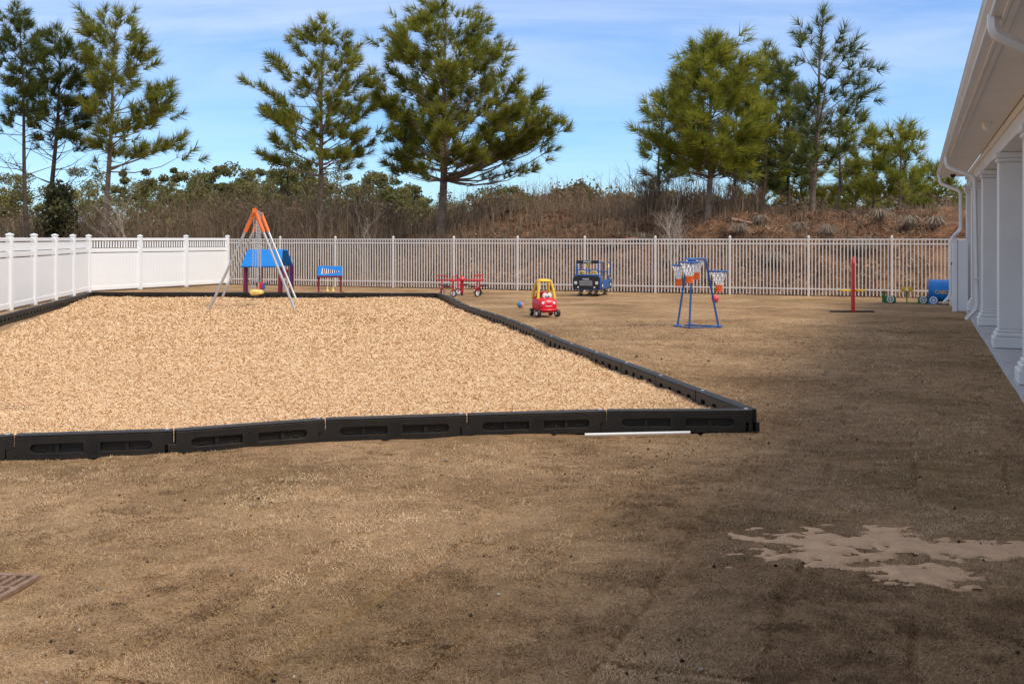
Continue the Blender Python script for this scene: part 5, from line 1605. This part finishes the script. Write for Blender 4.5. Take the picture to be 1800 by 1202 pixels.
# thicket of bare stems, far wood: masses nobody could count
def thicket():
    rg = np.random.default_rng(401); V = []; RV = []
    def stems(n, xa, xb, Ya, Yb, h0, h1, tone, wmul=1.0):
        Y = Ya + (Yb - Ya) * rg.random(n); px = xa + (xb - xa) * rg.random(n); X = (px - 900) * Y / F
        Z = bank_h(X, Y); H = h0 + (h1 - h0) * rg.random(n) ** 1.4
        for k in range(4):         # main stem then side twigs
            if k == 0:
                p = np.stack([X, Y, Z], 1); d = np.stack([rg.normal(0, 0.14, n), rg.normal(0, 0.1, n), np.ones(n)], 1) * H[:, None]; w = 0.020 * wmul
                p0, d0 = p, d
            else:
                t = 0.3 + 0.6 * rg.random(n)
                p = p0 + d0 * t[:, None]; d = np.stack([rg.normal(0, 0.30, n), rg.normal(0, 0.2, n), 0.15 + 0.4 * rg.random(n)], 1) * H[:, None] * 0.55; w = 0.010 * wmul
            sd = np.stack([np.ones(n), rg.normal(0, 0.5, n), np.zeros(n)], 1); sd /= np.linalg.norm(sd, axis=1, keepdims=True)
            tri = np.stack([p - sd * w, p + sd * w, p + d], 1)
            V.append(tri.reshape(-1, 3)); RV.append(np.repeat(np.clip(tone + rg.normal(0, 0.22, n), 0, 1), 3))
    stems(3600, 120, 660, 43, 58, 0.8, 3.4, 0.45)
    stems(1500, -20, 160, 42, 54, 0.8, 3.0, 0.25)
    stems(1500, 620, 1160, 46, 60, 0.6, 2.0, 0.5)
    stems(900, 1120, 1340, 42, 54, 0.5, 2.0, 0.35)
    stems(5000, 640, 1120, 40.5, 50, 0.12, 0.8, 0.55, 0.7)
    stems(3800, 1080, 1700, 36.5, 46, 0.08, 0.5, 0.62, 0.6)
    stems(2500, 100, 680, 43, 46, 0.3, 1.6, 0.55, 0.8)
    V = np.concatenate(V); RV = np.concatenate(RV)
    o = link('brush_thicket', np_mesh('brush_thicket', V, np.arange(len(V)).reshape(-1, 3), RV), M['far_brown']); o['kind'] = 'stuff'
    o['label'] = 'thicket of bare brown brush stems behind the fences'; o['category'] = 'brush'
thicket()
def far_wood():
    rg = np.random.default_rng(402); cs = []; rs = []
    def mass(n, xa, xb, Ya, Yb, ta, tb_, flat=1.0):
        for i in range(n):
            Y = Ya + (Yb - Ya) * rg.random(); px = xa + (xb - xa) * rg.random(); X = (px - 900) * Y / F
            top = ta + (tb_ - ta) * rg.random()
            zt = CH + (HOR - top) * Y / F; z0 = float(bank_h(X, Y))
            k = 5
            for j in range(k):
                f = (j + 0.6) / k
                r = (0.35 + 0.75 * rg.random()) * (1.2 - 0.55 * f) * Y / 75
                cs.append((X + rg.normal(0, 0.8), Y + rg.normal(0, 0.8), z0 + (zt - z0) * f - r * 0.2)); rs.append((r, r, r * 0.75))
    mass(120, -30, 720, 60, 95, 286, 362); mass(80, 640, 1130, 70, 110, 334, 378); mass(60, 1120, 1720, 60, 90, 335, 385)
    mass(46, 140, 480, 56, 80, 280, 335); mass(24, 480, 720, 56, 80, 300, 345)
    V, rv = leaf_cloud(rg, np.array(cs), np.array(rs), 190, 0.13)
    o = link('far_wood', np_mesh('far_wood', V, np.arange(len(V)).reshape(-1, 3), rv), M['far_leaf']); o['kind'] = 'stuff'
    o['label'] = 'far mixed woodland forming a low green tree line'; o['category'] = 'woodland'
    # undergrowth close behind the fences
    cs.clear(); rs.clear()
    for (xa, xb, n, Ya, Yb, h) in ((-20, 160, 40, 46, 58, 1.8), (150, 700, 110, 50, 62, 1.9), (600, 1130, 80, 52, 66, 1.2), (1130, 1700, 60, 52, 64, 1.4)):
        for i in range(n):
            Y = Ya + (Yb - Ya) * rg.random(); px = xa + (xb - xa) * rg.random(); X = (px - 900) * Y / F
            r = 0.35 + 0.6 * rg.random(); cs.append((X, Y, float(bank_h(X, Y)) + h * rg.random() ** 1.3 + 0.15)); rs.append((r, r, r * 0.8))
    V, rv = leaf_cloud(rg, np.array(cs), np.array(rs), 170, 0.12)
    rv = np.clip(rv + 0.0, 0, 1)
    o = link('undergrowth', np_mesh('undergrowth', V, np.arange(len(V)).reshape(-1, 3), rv), M['far_brown']); o['kind'] = 'stuff'
    o['label'] = 'brown and olive undergrowth behind the bank'; o['category'] = 'undergrowth'
    V, rv = leaf_cloud(rg, np.array(cs)[::2] + np.array([0.5, 0.6, 0.2]), np.array(rs)[::2], 90, 0.17)
    o = link('green_undergrowth', np_mesh('green_undergrowth', V, np.arange(len(V)).reshape(-1, 3), rv), M['far_leaf']); o['kind'] = 'stuff'
    o['label'] = 'olive green leafy undergrowth among the brush'; o['category'] = 'undergrowth'
far_wood()

# pine straw and sticks strewn over the bank
rg = np.random.default_rng(500); n = 70000
Yl = np.empty(n); Xl = np.empty(n)
t_ = rg.random(n) * 25.7 - 0.5; qd = 0.1 + 10 * rg.random(n) ** 1.3
Xl = FA.x + FD.x * t_ + FN.x * qd; Yl = FA.y + FD.y * t_ + FN.y * qd
Zl = bank_h(Xl, Yl) + 0.01
ln = 0.05 + 0.16 * rg.random(n) ** 2; az = rg.random(n) * 6.28; tl = rg.normal(0, 0.35, n)
d = np.stack([np.cos(az) * np.cos(tl), np.sin(az) * np.cos(tl), np.sin(tl) + 0.25], 1) * ln[:, None]
sd = np.stack([-np.sin(az), np.cos(az), rg.normal(0, 0.5, n)], 1) * (0.010 + 0.012 * rg.random(n))[:, None]
C = np.stack([Xl, Yl, Zl], 1)
V = np.stack([C - sd, C + sd, C + d], 1).reshape(-1, 3)
cl = fbm(Xl * 1.1, Yl * 1.1, 222)
rv = np.clip(0.45 + (cl - 0.47) * 1.6 + rg.normal(0, 0.22, n), 0, 1)
o = link('pine_straw', np_mesh('pine_straw', V, np.arange(n * 3).reshape(-1, 3), np.repeat(rv, 3)), M['litter']); o['kind'] = 'stuff'
o['label'] = 'rust brown pine straw and sticks strewn over the bank'; o['category'] = 'pine straw'

# dry grass tussocks on the bank
def tussock(px, q, size, seed, label):
    rg = np.random.default_rng(seed)
    # intersection of the view ray with the line q metres behind the fence
    k = (px - 900) / F
    Y = (FQ0 + q) / (k * FN.x + FN.y); X = k * Y
    n = 260
    az = rg.random(n) * 6.28; sp = 0.2 + 1.0 * rg.random(n)
    H = size * (0.5 + 0.6 * rg.random(n))
    b = np.stack([np.cos(az), np.sin(az), np.zeros(n)], 1) * (size * 0.25 * rg.random(n))[:, None]
    m1 = b + np.stack([np.cos(az) * sp * 0.4, np.sin(az) * sp * 0.4, np.ones(n) * 0.75], 1) * H[:, None]
    e = b + np.stack([np.cos(az) * sp * 1.15, np.sin(az) * sp * 1.15, 0.75 - 0.5 * sp], 1) * H[:, None]
    sd = np.stack([-np.sin(az), np.cos(az), np.zeros(n)], 1) * 0.009
    V = np.stack([b - sd, b + sd, m1 + sd * 0.8, m1 - sd * 0.8, m1 - sd * 0.8, m1 + sd * 0.8, e + sd * 0.2, e - sd * 0.2], 1).reshape(-1, 3)
    me = np_mesh('grass_tussock', V, np.arange(len(V)).reshape(-1, 4), np.repeat(np.clip(rg.normal(0.5, 0.25, n), 0, 1), 8))
    o = link('grass_tussock', me, M['grey_straw']); o.location = (X, Y, terr(X, Y) - 0.03)
    tag(o, label, 'grass tussock', 'dry grass tussocks on the bank')
TL = [(1362, 3.0, 0.62, 'grey dry tussock on the bank above the gap left of the red play post'), (1520, 3.2, 0.75, 'large grey dry tussock above the red play post'), (1300, 4.6, 0.5, 'small grey tussock right of the dense pine trunk'),
      (1405, 5.0, 0.5, 'grey tussock just left of the open pine trunk'), (1455, 4.6, 0.55, 'grey tussock just right of the open pine trunk'), (1545, 5.6, 0.5, 'grey tussock at the foot of the left young pine'),
      (1600, 5.2, 0.55, 'grey tussock at the foot of the right young pine'), (1645, 5.0, 0.55, 'grey tussock beside the far downspout'), (1335, 6.2, 0.45, 'small tussock on the crest under the pole-like pine'),
      (1130, 4.0, 0.45, 'grey tussock left of the pale dead shrub'), (960, 3.6, 0.4, 'small tussock on the bank above the red toy car'), (1075, 3.2, 0.4, 'small tussock on the bank above the police ride')]
for i, (px, q, sz, lab) in enumerate(TL):
    tussock(px, q, sz, 600 + i, lab)
# fallen logs on the crest
for (pxa, pxb, q, lab) in ((1285, 1322, 5.4, 'short weathered log on the bank crest right of the dense pine'), (1085, 1125, 3.4, 'weathered log lying on the bank above the police ride')):
    pts = []
    for t in (0, 0.33, 0.66, 1):
        k = (pxa + (pxb - pxa) * t - 900) / F; Y = (FQ0 + q + t * 0.4) / (k * FN.x + FN.y); X = k * Y
        pts.append(Vector((X, Y, terr(X, Y) + 0.08 + 0.05 * t)))
    mb = MB(); o0 = pts[0].copy(); mb.tube([p - o0 for p in pts], [0.08, 0.075, 0.07, 0.055], 9); mb.tube([pts[1] - o0, pts[1] - o0 + Vector((0.1, -0.1, 0.3))], [0.03, 0.012], 6)
    o = mb.build('fallen_log', M['red_twig'], None, True); o.location = o0; tag(o, lab, 'log')
